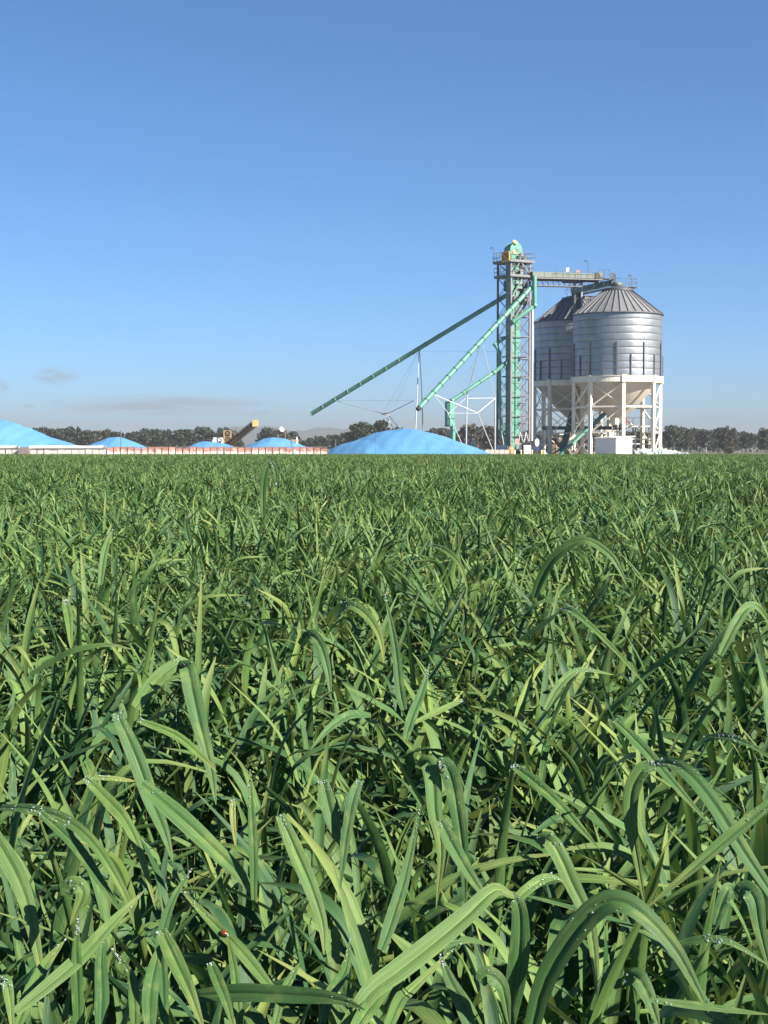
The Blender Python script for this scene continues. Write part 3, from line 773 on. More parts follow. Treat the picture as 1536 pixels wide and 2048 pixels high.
for (x0, y0, y1, w) in ((899.5, 803, 853, .82), (905.5, 845, 884, .46)):
    bar('chute_section', t, att(x0, y0, 194.4) - b0, att(x0, y1, 194.4) - b0, w, M['green'], True, up=(1, 1, 0))
    bar('collar', t, att(x0, y1 - 1.5, 194.4) - b0, att(x0, y1, 194.4) - b0, w * 1.2, M['green_dk'], True, up=(1, 1, 0))
bar('side_plate', t, att(896.5, 806, 193.95) - b0, att(896.5, 850, 193.95) - b0, .28, M['green_dk'], True)
bar('chute_leg', t, att(906, 880, 194.4) - b0, att(906, 914, 194.4) - b0, .3, M['green'], True)

# ------------------------------------------------------------------ spout supports
def support(label, segs, cat='mast', cables=()):
    p0 = att(segs[0][0][0], 905, segs[0][0][2]); p0.z = 0
    t = thing('support_mast', p0, label, cat, 'spout support masts')
    for nm, lst, m_ in (('strut', segs, M['steel_lt']), ('guy_cable', cables, M['steel'])):
        for s in lst:
            a, b, w = att(*s[0]) - p0, att(*s[1]) - p0, s[2]
            bar(nm, t, a, b, w * .64, s[3] if len(s) > 3 else m_)
    return t
support('slim white mast pair propping the long spout above the near pile',
        [((838, 700, 203.4), (834, 795, 202.4), .17), ((834, 795, 202.4), (829, 912, 201.4), .24),
         ((839, 700, 203.4), (844, 795, 204.6), .17), ((844, 795, 204.6), (847, 912, 205.8), .24),
         ((676, 803, 208.1), (772, 829, 205.2), .13), ((772, 829, 205.2), (828, 801, 202.3), .12, M['steel']),
         ((769, 828, 205.2), (793, 866, 205.0), .17), ((775, 828, 205.2), (806, 866, 205.6), .15), ((763, 829, 205.2), (776, 826, 205.2), .26, M['steel']),
         ((836, 701, 203.4), (841, 695, 203.4), .4, M['steel'])],
        cables=[((835, 705, 203.4), (766, 828, 205.2), .03), ((836, 705, 203.4), (790, 812, 204.2), .03), ((840, 702, 203.4), (996, 703, 199), .03),
                ((672, 801, 208.1), (828, 801, 202.3), .03)])
support('white braced mast frame propping the steep spout beside the tower',
        [((960, 690, 192.3), (934, 790, 191.2), .12, M['steel']), ((934, 790, 191.2), (932, 905, 191), .26), ((966, 692, 192.3), (990, 795, 193.5), .14), ((990, 795, 193.5), (990, 912, 193.8), .28),
         ((934, 797, 191.2), (990, 796, 193.5), .13), ((868, 789, 189.6), (955, 826, 191.6), .15), ((955, 826, 191.6), (990, 797, 193.4), .15), ((955, 826, 191.6), (989, 908, 193.6), .2),
         ((868, 790, 189.6), (894, 823, 190.2), .12), ((896, 828, 190.3), (932, 796, 191.2), .15), ((894, 823, 190.2), (926, 892, 190.8), .15), ((895, 826, 190.3), (955, 827, 191.6), .07)],
        cables=[((932, 790, 191.2), (988, 640, 196), .035), ((960, 690, 192.3), (926, 775, 191), .03)])

# ------------------------------------------------------------------ overhead conveyor to the silos
g0, g1 = at(1060, 549, 187.2), at(1194, 553, 194.3)
ov = thing('overhead_conveyor', Vector((g0.x, g0.y, 0)), 'pale overhead conveyor bridge from the tower top to the silos', 'conveyor')
o0 = Vector((g0.x, g0.y, 0)); P0, P1 = g0 - o0, g1 - o0
gd = (P1 - P0).normalized(); gs = Vector((-gd.y, gd.x, 0)).normalized()
nseg = 6
for k in range(nseg):
    a = P0 + (P1 - P0) * (k / nseg) + gd * .03; b = P0 + (P1 - P0) * ((k + 1) / nseg) - gd * .03
    bar('cover', ov, a, b, .95, M['conv_cover'], True, h=.62)
bar('walkway', ov, P0 + Vector((0, 0, -.5)) - gs * .75, P1 + Vector((0, 0, -.5)) - gs * .75, .8, M['grating'], True, h=.12)
bar('edge_beam', ov, P0 + Vector((0, 0, -.55)) + gs * .5, P1 + Vector((0, 0, -.55)) + gs * .5, .14, M['steel_dk'], True, h=.3)
L_ = (P1 - P0).length
for sgn in (-.5, .5):
    ch0 = P0 + gs * sgn + Vector((0, 0, -1.35)); ch1 = P0 + (P1 - P0) * .72 + gs * sgn + Vector((0, 0, -1.35))
    bar('lower_chord', ov, ch0, ch1, .10, M['steel'], True)
    nb = 9
    for k in range(nb):
        a = ch0.lerp(ch1, k / nb); b = ch0.lerp(ch1, (k + 1) / nb); up = Vector((0, 0, .85))
        bar('truss_web', ov, a, (a + b) / 2 + up, .06, M['steel']); bar('truss_web', ov, (a + b) / 2 + up, b, .06, M['steel'])
for k in range(9):
    a = P0.lerp(P1, .3 + .7 * k / 8) - gs * 1.1
    bar('rail_post', ov, a + Vector((0, 0, -.45)), a + Vector((0, 0, .55)), .045, M['steel'])
bar('handrail', ov, P0.lerp(P1, .3) - gs * 1.1 + Vector((0, 0, .55)), P1 - gs * 1.1 + Vector((0, 0, .55)), .045, M['steel'])
bar('end_drum', ov, P1 - gs * .62 - gd * .5, P1 - gs * .45 - gd * .5, .85, M['brown'], n=20)
box('end_housing', ov, P1 + Vector((.05, 0, -.05)), (.9, 1.1, .95), M['conv_cover'], math.atan2(gd.y, gd.x))
pe = at(1207, 557, 194) - o0
box('end_deck', ov, pe + Vector((0, 0, -.05)), (1.5, 1.6, .1), M['grating'])
for x in (-.7, 0, .7): bar('rail_post', ov, pe + Vector((x, -.75, 0)), pe + Vector((x, -.75, 1.0)), .045, M['steel'])
for h in (.5, 1.0):
    bar('handrail', ov, pe + Vector((-.7, -.75, h)), pe + Vector((.7, -.75, h)), .045, M['steel'])
    bar('handrail', ov, pe + Vector((.7, -.75, h)), pe + Vector((.7, .75, h)), .045, M['steel'])
bar('drop_chute', ov, at(1193, 560, 194.3) - o0, at(1194, 578, 194.3) - o0, .5, M['green_dk'], True)
bar('catwalk', ov, at(1125, 562, 190.4) - o0, at(1165, 563, 192.2) - o0, .12, M['steel_dk'], True, h=.5)
box('motor', ov, at(1135, 540, 191.2) - o0, (.4, .4, .55), M['white']); box('motor', ov, at(1155, 543, 192.3) - o0, (.5, .4, .3), M['pink'])
lamp_post(at(1176, 548, 193.3), 1.55, 'slim floodlight pole on the overhead conveyor')
lamp_post(at(1264, 581, 190.0), 1.75, 'slim floodlight pole on top of the front silo')
lamp_post(at(1134, 598, 200.0), 1.6, 'slim floodlight pole on top of the rear silo', .05)

# trestle under the conveyor
tr0 = Vector((23.95, 193.9, 0))
te = thing('conveyor_trestle', tr0, 'steel trestle posts between the silos holding up the overhead conveyor', 'trestle')
zt = zpx(566, 194)
for (x, y, m_) in ((0, 0, M['steel']), (.86, 0, M['steel_lt']), (0, .75, M['steel_dk']), (.86, .75, M['steel_dk'])):
    bar('post', te, (x, y, 0), (x, y, zt), .22, m_, True)
for k in range(11):
    z = .5 + k * 2.05
    bar('strut', te, (0, 0, z), (.86, 0, z), .08, M['steel_dk']); bar('brace', te, (0, .75, z), (.86, .75, min(zt, z + 2)), .08, M['steel_dk'])
    bar('strut', te, (0, .0, z), (0, .75, z), .08, M['steel_dk'])
box('cage_panel', te, (.42, .8, zpx(612, 194)), (.8, .05, 3.4), M['steel_dk'])
box('head_plate', te, (.43, .37, zt + .05), (1.3, 1.2, .12), M['steel'])

# dark cross conveyor joining the two silo tops
c0 = Vector((S1.x - .6, S1.y + .4, Z_TOP + 1.0)); c1 = Vector((S2.x - .4, S2.y, Z_TOP + 1.0)); c00 = Vector((c0.x, c0.y, 0))
cc = thing('cross_conveyor', c00, 'dark green conveyor running between the two silo tops', 'conveyor')
a, b = c0 - c00, c1 - c00
for k in range(4): bar('casing', cc, a.lerp(b, k / 4 + .005), a.lerp(b, (k + 1) / 4 - .005), .75, M['green_dk'], True, h=.62)
cd = (b - a).normalized(); cs_ = Vector((-cd.y, cd.x, 0))
for s in (-.85,):
    bar('walkway', cc, a + cs_ * s + Vector((0, 0, -.4)), b + cs_ * s + Vector((0, 0, -.4)), .7, M['grating'], True, h=.1)
bar('walkway', cc, a - cs_ * -.85 * -1 + Vector((0, 0, -.42)), b - cs_ * .85 + Vector((0, 0, -.42)), .12, M['steel_dk'], True, h=.2)
for k in range(9):
    q = a.lerp(b, k / 8)
    for s in (-1.15, 1.15):
        bar('rail_post', cc, q + cs_ * s + Vector((0, 0, -.4)), q + cs_ * s + Vector((0, 0, .65)), .045, M['steel_dk'])
for s in (-1.15, 1.15):
    for h in (.15, .65): bar('handrail', cc, a + cs_ * s + Vector((0, 0, h)), b + cs_ * s + Vector((0, 0, h)), .045, M['steel_dk'])
box('drive_unit', cc, a + Vector((.1, -.1, .3)), (.55, .6, 1.5), M['steel_dk']); box('drive_guard', cc, a + Vector((-.05, -.45, .75)), (.4, .2, .8), M['steel'])
box('drive_unit', cc, b + Vector((0, 0, .3)), (.6, .6, .9), M['steel_dk'])

# ------------------------------------------------------------------ machinery under the silos
def conveyor(label, p0, p1, w, h, m_, legs=0, group='conveyors under the silos'):
    o = Vector((p0.x, p0.y, 0)); t = thing('loading_conveyor', o, label, 'conveyor', group)
    a, b = p0 - o, p1 - o; d = (b - a).normalized(); s = d.cross(Vector((0, 0, 1))).normalized(); u = s.cross(d)
    n = max(2, int((b - a).length / 2.2))
    for k in range(n): bar('casing', t, a.lerp(b, k / n) + d * .02, a.lerp(b, (k + 1) / n) - d * .02, w, m_, True, h=h)
    for q in (-1, 1): bar('side_rail', t, a + s * q * (w / 2 + .06) + u * h * .4, b + s * q * (w / 2 + .06) + u * h * .4, .09, m_, True)
    bar('end_drum', t, b - s * w * .6, b + s * w * .6, h * 1.15, m_, n=16); bar('end_drum', t, a - s * w * .6, a + s * w * .6, h * 1.15, m_, n=16)
    for k in range(legs):
        q = a.lerp(b, (k + .5) / legs); bar('trestle_leg', t, q, Vector((q.x, q.y, 0)), .12, M['steel_dk'])
    return t
conveyor('dark horizontal conveyor under both hoppers', at(1092, 856, 200), at(1245, 856, 192), .8, .45, M['steel_dk'], 4)
conveyor('bright turquoise inclined conveyor rising from the ground under the silos', at(1122, 908, 188), at(1172, 860, 190), .45, .3, M['green'], 1)
conveyor('dark green steep conveyor under the rear hopper', at(1126, 900, 196), at(1146, 826, 198.5), .6, .45, M['green_dk'], 0)  # shade below the hoppers is carried by the darker green
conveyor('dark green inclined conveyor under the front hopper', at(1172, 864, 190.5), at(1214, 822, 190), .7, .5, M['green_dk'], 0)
t = thing('hopper_valve', (S2.x - .2, S2.y - .5, 0), 'dark valve body below the rear hopper outlet', 'valve')
bar('valve_body', t, (0, 0, 3.1), (0, 0, 4.0), 1.0, M['steel_dk'], n=14); bar('hand_wheel', t, (-.75, -.3, 3.5), (-.65, -.3, 3.5), .8, M['black'], n=16)
bar('stand', t, (0, 0, 0), (0, 0, 3.1), .35, M['cream_old'])
t = thing('small_tank', at(1229, 905, 189.6), 'small cream tank beside the middle front leg', 'tank'); t.location.z = 0
lathe('tank_body', [(0, 3.9), (.5, 3.95), (.55, 4.1), (.55, 5.0), (.4, 5.25), (0, 5.3)], 18, t, M['cream'])
for q in ((-.35, -.3), (.35, -.3), (0, .4)): bar('tank_leg', t, (q[0], q[1], 0), (q[0], q[1], 4.0), .1, M['cream'])
t = thing('loading_deck', at(1268, 905, 191.5), 'pale raised deck with rails beneath the front hopper', 'platform'); t.location.z = 0
zd = zpx(853, 191)
box('deck_plate', t, (0, 0, zd), (4.4, 2.2, .2), M['cream_old'])
for x in (-2, 0, 2):
    bar('deck_post', t, (x, -.9, 0), (x, -.9, zd - .1), .16, M['steel_dk'], True); bar('deck_post', t, (x, .9, 0), (x, .9, zd - .1), .16, M['steel_dk'], True)
    bar('rail_post', t, (x, .9, zd + .1), (x, .9, zd + 1.1), .06, M['steel_dk'])
bar('handrail', t, (-2, .9, zd + 1.1), (2, .9, zd + 1.1), .06, M['steel_dk'])
for k, z in enumerate((1.0, 1.6, 2.2)): bar('under_pipe', t, (-2.1, -.6 + .3 * k, z), (2.1, -.6 + .3 * k, z), .2, M['cream_old'])
t = thing('extinguisher_box', at(1250, 849.5, 190.6), 'small red box standing on the pale deck under the front silo', 'box')
prism('box_body', [(-.24, 0), (.24, 0), (.24, .8), (.12, .98), (-.12, .98), (-.24, .8)], .3, t, M['red']); box('handle', t, (0, -.18, .55), (.2, .06, .06), M['black'])
# low earth bank behind the silo legs
def heap(name, label, cat, c, rx, ry, h, m_, seed, rough=.25):
    r = np.random.default_rng(seed); ph = r.uniform(0, 6.28, 6)
    def zf(x, y):
        q = (x / rx) ** 2 + (y / ry) ** 2
        e = max(0, 1 - q) ** .75
        n = 1 + rough * (math.sin(x * 1.9 + ph[0]) * math.cos(y * 2.3 + ph[1]) + .7 * math.sin(x * 4.1 + ph[2] + y * 3) + .5 * math.cos(x * 7.3 + ph[3] - y * 5))
        return h * e * n - .03
    o = link(name, grid_mesh(name, list(np.linspace(-rx, rx, 48)), list(np.linspace(-ry, ry, 24)), zf), None, m_, c)
    return tag(o, label, cat)
heap('earth_bank', 'brown earth bank between the legs under the rear silo', 'heap', (23.6, 207, 0), 3.2, 2.5, 2.6, mat('brown_earth', (.20, .16, .12), .95, 0, .25, 2, .3, 5), 3, .12)
heap('sand_heap', 'pale sandy heap around the right-hand silo legs', 'heap', (33.6, 187.2, 0), 3.0, 1.6, 1.05, M['sand'], 4, .18)
# crumpled plastic sheet lying beyond the right-hand legs
def crumple():
    r = np.random.default_rng(9); v = []; f = []; nx, ny = 34, 12
    for j in range(ny):
        for i in range(nx):
            s = i / (nx - 1); e = math.sin(math.pi * j / (ny - 1))
            prof = float(np.interp(s, [0, .15, .35, .5, .58, .75, .95, 1], [.75, .98, .9, 1.0, .70, .62, .45, .18]))
            v.append((s * 6.6 + r.normal() * .06, (j / (ny - 1) - .5) * 2.2 + r.normal() * .08, max(.0, 1.05 * prof * e ** .6 + r.normal() * .07)))
    for j in range(ny - 1):
        for i in range(nx - 1): f.append((j * nx + i, j * nx + i + 1, (j + 1) * nx + i + 1, (j + 1) * nx + i))
    o = link('plastic_sheet', mesh_np('plastic_sheet', v, f), None, M['sheet'], at(1268, 905, 181.5)); o.location.z = 0
    tag(o, 'crumpled pale plastic sheet lying right of the white shed', 'sheet')
crumple()

# white shed
sy = 178.0; sx = at(1232, 905, sy); sx.z = 0
sc = F / sy
wl, wr = 36 / sc, 38 / sc
sl_ = Vector((-wl, 2.1, 0)).normalized(); sr_ = Vector((wr, 2.1, 0)).normalized()
sh = thing('shed', sx, 'small white shed in front of the silo legs', 'shed', rz=math.atan2(sr_.y, sr_.x))
W = math.hypot(wr, 2.1)
zs = CAMZ + (901 - 876) / sc
def slab(name, x0, x1, y0, y1, z0, z1, m_, zx=0.0):
    v = []
    for z in (0, 1):
        for y in (y0, y1):
            for x in (x0, x1): v.append((x, y, z0 if z == 0 else z1 + zx * (x - x0) / max(.01, x1 - x0)))
    f = [(0, 2, 3, 1), (4, 5, 7, 6), (0, 1, 5, 4), (2, 6, 7, 3), (0, 4, 6, 2), (1, 3, 7, 5)]
    return link(name, mesh_np(name, v, f), sh, m_)
slab('wall', 0, W, 0, W, 0, zs, M['white'])
rib_w = W / 9
for k in range(9):
    box('wall_rib', sh, (rib_w * (k + .5), -.015, zs / 2), (.05, .03, zs - .02), M['white']); box('wall_rib', sh, (-.015, rib_w * (k + .5), zs / 2), (.03, .05, zs - .02), M['white'])
ro = box('roof', sh, (W / 2 + .12, W / 2, zs + .10), (W + .5, W + .3, .12), M['white']); ro.rotation_euler = (0, R(-3.5), 0)
box('door', sh, (W * .42, -.03, .85), (.85, .05, 1.65), M['white']); box('door_handle', sh, (W * .42 + .3, -.08, .85), (.05, .05, .14), M['steel_dk'])
box('vent_pipe', sh, (W * .2, W * .3, zs + .5), (.14, .14, .7), M['white']); box('roof_unit', sh, (W * .05, W * .35, zs + .42), (.5, .4, .5), M['cream'])

# ------------------------------------------------------------------ small things at the tower foot
def ground_thing(name, px, Y, label, cat, group=None):
    p = at(px, 905, Y); p.z = 0; return thing(name, p, label, cat, group)
t = ground_thing('pump_cabinet', 1054, 184, 'square white cabinet with black hoses at the tower foot', 'cabinet')
prism('cabinet_body', [(-.45, 0), (.45, 0), (.45, 1.38), (.4, 1.44), (-.4, 1.44), (-.45, 1.38)], .8, t, M['white']); box('door', t, (0, -.42, .72), (.74, .04, 1.2), M['white'])
for (x, z) in ((-.5, 1.75), (-.15, 1.9), (.25, 1.7), (.6, 1.95)):
    bar('hose', t, (x, .1, .9), (x + .12, .12, z), .24, M['black']); bar('hose', t, (x + .12, .12, z), (x + .55, .2, z - .35), .22, M['black'])
t = ground_thing('parked_loader', 1061, 185.6, 'dark low machine standing behind the white cabinet at the tower foot', 'machine')
prism('body', [(-1.05, .35), (1.0, .35), (1.1, 1.3), (.75, 1.75), (.35, 1.6), (.1, 1.95), (-.35, 1.9), (-.5, 1.55), (-1.0, 1.4)], 1.1, t, M['blue_dk'])
for x in (-.65, .65): bar('wheel', t, (x, -.7, .42), (x, -.5, .42), .84, M['black'], n=16)
bar('exhaust', t, (.5, 0, 1.6), (.5, 0, 2.25), .1, M['steel_dk'])
t = ground_thing('white_sign', 1074, 184, 'tall white rounded board beside the cabinet at the tower foot', 'sign')
ol = [(.26 * math.cos(a), 1.75 + .48 * math.sin(a)) for a in np.linspace(0, 2 * math.pi, 20, endpoint=False)]
prism('board', [(x * (1 if abs(x) < .2 else 1.0), z) for x, z in ol], .08, t, M['white']); bar('post', t, (0, .08, 0), (0, .08, 1.6), .08, M['steel_dk'])
t = ground_thing('round_sign', 1034, 184.2, 'faded pink round sign on a post at the tower foot', 'sign')
prism('board', [(.30 * math.cos(a), 1.85 + .36 * math.sin(a)) for a in np.linspace(0, 2 * math.pi, 20, endpoint=False)], .05, t, M['pink']); bar('post', t, (0, .06, 0), (0, .06, 1.8), .08, M['steel'])
t = ground_thing('float_tank', 1041, 184.5, 'small white drum between the pink sign and white cabinet', 'drum')
lathe('drum_body', [(0, .75), (.2, .75), (.24, .8), (.24, 1.5), (.15, 1.6), (0, 1.62)], 16, t, M['white']); bar('stand', t, (0, 0, 0), (0, 0, .8), .14, M['steel_dk'])
t = ground_thing('canvas_bundle', 1021, 184.6, 'tan canvas bundle heaped against the tower foot', 'bundle')
lathe('bundle_body', [(0, 1.35), (.3, 1.25), (.55, .9), (.62, .45), (.5, 0)], 12, t, M['tan'], smooth=False); box('bundle_strap', t, (0, 0, .7), (1.26, .25, .12), M['brown'])
t = ground_thing('tool_box', 1028, 184.4, 'dark brown box beside the tan canvas bundle', 'box')
prism('box_body', [(-.3, 0), (.3, 0), (.3, .8), (.22, .95), (-.22, .95), (-.3, .8)], .5, t, M['brown']); box('handle', t, (0, 0, 1.0), (.3, .06, .06), M['black'])
for pxb, q in ((1029, 'left of the white cabinet'), (1042, 'just left of the cabinet'), (1064, 'just right of the cabinet'), (1083, 'standing alone right of the white board')):
    t = ground_thing('bollard', pxb, 182.5, 'short pale yellow bollard ' + q, 'bollard', 'bollards at the tower foot')
    bar('bollard_post', t, (0, 0, 0), (0, 0, .78), .2, M['yellow_lt'] if pxb != 1029 else M['cream'], n=12); lathe('cap', [(.12, .74), (.12, .8), (.05, .86), (0, .87)], 12, t, M['cream'])
a = at(970, 905, 183); b = at(1018, 905, 183); a.z = b.z = 0
t = thing('kerb_wall', a, 'low pale concrete kerb wall left of the tower foot', 'wall')
n = 5
for k in range(n): box('kerb_block', t, ((k + .5) * (b.x - a.x) / n, 0, .45), ((b.x - a.x) / n - .04, .4, .86 + .04 * (k % 2)), M['concrete'])
t = ground_thing('work_trolley', 1003, 185, 'dark blue machine with upright handle left of the tower foot', 'machine')
box('body', t, (0, 0, .9), (1.3, .9, 1.1), M['blue_dk']); bar('handle', t, (.25, -.3, 1.4), (.05, -.3, 2.6), .12, M['steel_lt']); bar('wheel', t, (-.4, -.5, .3), (-.4, -.42, .3), .6, M['black'], n=16); bar('wheel', t, (.4, -.5, .3), (.4, -.42, .3), .6, M['black'], n=16)
for pxb, top, lean, q in ((938, 877, 5, 'leaning pale stake behind the right slope of the near pile'), (948, 879, 0, 'upright pale stake behind the right slope of the near pile'), (952, 890, 1, 'short pale stake next to the upright one')):
    t = ground_thing('stake', pxb, 190, q, 'stake', 'stakes behind the near pile')
    bar('shaft', t, (0, 0, 0), (lean * .1, 0, zpx(top, 190)), .2, M['steel_lt']); box('cap', t, (lean * .1, 0, zpx(top, 190)), (.28, .28, .1), M['white'])
t = ground_thing('warning_sign', 961, 191, 'small orange-pink panel at the right end of the near pile', 'sign')
prism('board', [(-.35, 1.1), (.35, 1.1), (.3, 1.75), (-.25, 1.8)], .06, t, M['pink']); bar('post', t, (0, .06, 0), (0, .06, 1.3), .1, M['steel'])

# ------------------------------------------------------------------ yellow stacker conveyor and things behind the small piles
cy0 = 222
o = at(459, 905, cy0); o.z = 0
t = thing('stacker_conveyor', o, 'ochre stacker conveyor rising right behind the small blue piles', 'conveyor')
a = at(452, 893, cy0) - o; b = at(509, 848, cy0 - 6) - o
d = (b - a).normalized(); s = d.cross(Vector((0, 0, 1))).normalized(); u = s.cross(d)
bar('belt_trough', t, a, b, .7, M['rusty'], True, h=.42)
for q in (-1, 1):
    bar('side_rail', t, a + u * .28 + s * q * .42, b + u * .28 + s * q * .42, .09, M['ochre'], True); bar('side_rail', t, a - u * .28 + s * q * .42, b - u * .28 + s * q * .42, .08, M['ochre'], True)
for k in range(9):
    c = a.lerp(b, (k + .5) / 9); bar('frame_rib', t, c - u * .28 + s * -.45 * (1 if s.y > 0 else -1), c + u * .28 + s * -.45 * (1 if s.y > 0 else -1), .07, M['brown'], True)
hb = b + d * .2
prism('head_hood', [(-.34, -.45), (.34, -.42), (.4, .4), (.2, .5), (-.34, .38)], 1.2, t, M['hood'], hb)
bar('wheel', t, (0, -.7, .5), (0, -.5, .5), 1.0, M['black'], n=16); bar('wheel', t, (.0, .5, .5), (.0, .7, .5), 1.0, M['black'], n=16); bar('axle', t, (0, -.6, .5), (0, .6, .5), .14, M['brown'])
bar('strut', t, (0, 0, .5), a.lerp(b, .45), .14, M['ochre'])
o = at(455, 905, 226); o.z = 0
t = thing('lattice_stand', o, 'small ochre lattice stand left of the stacker conveyor', 'stand')
zt = zpx(861, 226)
for (x, y) in ((-.5, -.5), (.5, -.5), (.5, .5), (-.5, .5)): bar('post', t, (x, y, 0), (x, y, zt), .09, M['tan'], True)
for k in range(4):
    z0, z1 = zt * k / 4, zt * (k + 1) / 4
    bar('brace', t, (-.5, -.5, z0), (.5, -.5, z1), .07, M['tan']); bar('brace', t, (.5, .5, z0), (-.5, .5, z1), .07, M['tan']); bar('girt', t, (-.5, -.5, z1), (.5, -.5, z1), .08, M['tan'], True)
o = at(437, 905, 228); o.z = 0
t = thing('truck_cab', o, 'white cab roof showing above the lowest blue pile', 'truck')
prism('cab', [(-.75, 1.5), (.62, 1.5), (.62, 2.55), (.5, 2.7), (-.6, 2.75), (-.8, 2.3)], 1.6, t, M['white']); prism('window', [(.05, 1.7), (.5, 1.7), (.5, 2.2), (.1, 2.2)], 1.62, t, M['blue_dk'])
box('chassis', t, (0, 0, 1.2), (2.2, 1.4, .5), M['steel_dk'])
for x in (-.7, .7): bar('wheel', t, (x, -.75, .5), (x, -.55, .5), 1.0, M['black'], n=16)
o = at(563, 905, 232); o.z = 0
t = thing('dish_stand', o, 'round white dish on a pinkish lattice stand behind the pointed pile', 'antenna')
zt = zpx(864, 232)
for x in (-.55, .55): bar('post', t, (x, 0, 0), (x, 0, zt), .12, M['steel_pink'])
for k in range(4): bar('brace', t, (-.55, 0, zt * k / 4), (.55, 0, zt * (k + 1) / 4), .08, M['steel_pink'])
bar('girt', t, (-.55, 0, zt), (.55, 0, zt), .1, M['steel_pink'])
ds = lathe('dish', [(.0, .0), (.2, .03), (.36, .12), (.4, .2)], 20, t, M['white'], (.05, -.05, zt + .4)); ds.rotation_euler = (R(80), 0, R(25))
bar('dish_mount', t, (.05, 0, zt), (.05, 0, zt + .4), .08, M['steel'])
o = at(590, 905, 230); o.z = 0
t = thing('brown_hopper', o, 'small brown bin behind the right slope of the pointed pile', 'bin')
prism('bin_body', [(-.2, .9), (.2, .9), (.6, 2.3), (.5, 2.45), (-.55, 2.45), (-.6, 2.3)], .9, t, M['tan'])
for x in (-.35, .35): bar('leg', t, (x, 0, 0), (x, 0, 1.3), .08, M['steel_dk'])
for pxb, top, q in ((593.5, 873, 'white post beside the small brown bin'), (671, 879, 'grey post left of the near blue pile'), (242, 862, 'thin grey pole in front of the second blue pile'), (583.5, 884, 'thin dark pole in front of the pointed blue pile')):
    Yp = 186.5 if pxb in (242, 583.5) else 215
    t = ground_thing('pole', pxb, Yp, q, 'pole'); zz = zpx(top, Yp)
    w = .22 if pxb == 593.5 else .1
    bar('shaft', t, (0, 0, 0), (0, 0, zz), w, M['white'] if pxb == 593.5 else M['steel']); box('cap', t, (0, 0, zz), (w * 1.3, w * 1.3, .08), M['steel'])

# ================================================================== CEREAL CROP
def leaf_arrays(n, r, S, base, az, L, W, e0, bend, kc, ks, twist, fold, rnd, cols=3, drift=None):
    """arrays for n leaves of S segments: verts, faces, attribute (random, along, across)"""
    t = np.linspace(0, 1, S + 1)[None, :]
    sm = 1 / (1 + np.exp(-(t - kc[:, None]) * ks[:, None])); s0 = 1 / (1 + np.exp((kc * ks)))[:, None]; s1 = 1 / (1 + np.exp(-((1 - kc) * ks)))[:, None]
    sm = (sm - s0) / (s1 - s0)
    th = e0[:, None] - bend[:, None] * sm
    ph = az[:, None] + (drift[:, None] * t if drift is not None else 0)
    T = np.stack([np.cos(th) * np.cos(ph), np.cos(th) * np.sin(ph), np.sin(th)], -1)
    step = (L / S)[:, None, None]
    P = np.concatenate([np.zeros((n, 1, 3)), np.cumsum((T[:, :-1] + T[:, 1:]) * .5 * step, 1)], 1) + base[:, None, :]
    side = np.stack([-np.sin(ph), np.cos(ph), np.zeros_like(ph)], -1)
    nor = np.cross(T, side)
    tw = twist[:, None] * t ** 1.2
    c, s = np.cos(tw)[..., None], np.sin(tw)[..., None]
    sd = side * c + nor * s; nn = nor * c - side * s
    wp = (.62 + .38 * np.sin(np.minimum(t / .32, 1) * np.pi / 2)) * np.clip(1 - np.clip((t - .30) / .70, 0, 1) ** 1.6, 0.01, 1) ** .8
    w = W[:, None] * .5 * wp
    us = np.linspace(-1, 1, cols)
    V = []
    for u in us:
        V.append(P + sd * (w * u)[..., None] + nn * (w * fold[:, None] * (abs(u) - .5))[..., None])
    V = np.stack(V, 2)                                  # n, S+1, cols, 3
    A = np.empty(V.shape[:3] + (4,), np.float32); A[..., 3] = 1
    A[..., 0] = rnd[:, None, None]; A[..., 1] = t[:, :, None]; A[..., 2] = (us * .5 + .5)[None, None, :]
    i = np.arange(n)[:, None, None] * (S + 1) * cols + np.arange(S)[None, :, None] * cols + np.arange(cols - 1)[None, None, :]
    Fq = np.stack([i, i + 1, i + cols + 1, i + cols], -1).reshape(-1, 4)
    return V.reshape(-1, 3), Fq, A.reshape(-1, 4)

def fast_mesh(name, V, Fq, A, m_):
    me = bpy.data.meshes.new(name)
    me.vertices.add(len(V)); me.vertices.foreach_set('co', V.astype(np.float32).ravel())
    me.loops.add(Fq.size); me.loops.foreach_set('vertex_index', Fq.astype(np.int32).ravel())
    me.polygons.add(len(Fq)); me.polygons.foreach_set('loop_start', np.arange(0, Fq.size, 4, dtype=np.int32))
    me.polygons.foreach_set('use_smooth', np.ones(len(Fq), bool))
    at_ = me.attributes.new('leaf', 'FLOAT_COLOR', 'POINT'); at_.data.foreach_set('color', A.astype(np.float32).ravel())
    me.update(calc_edges=True); me.materials.append(m_)
    return me

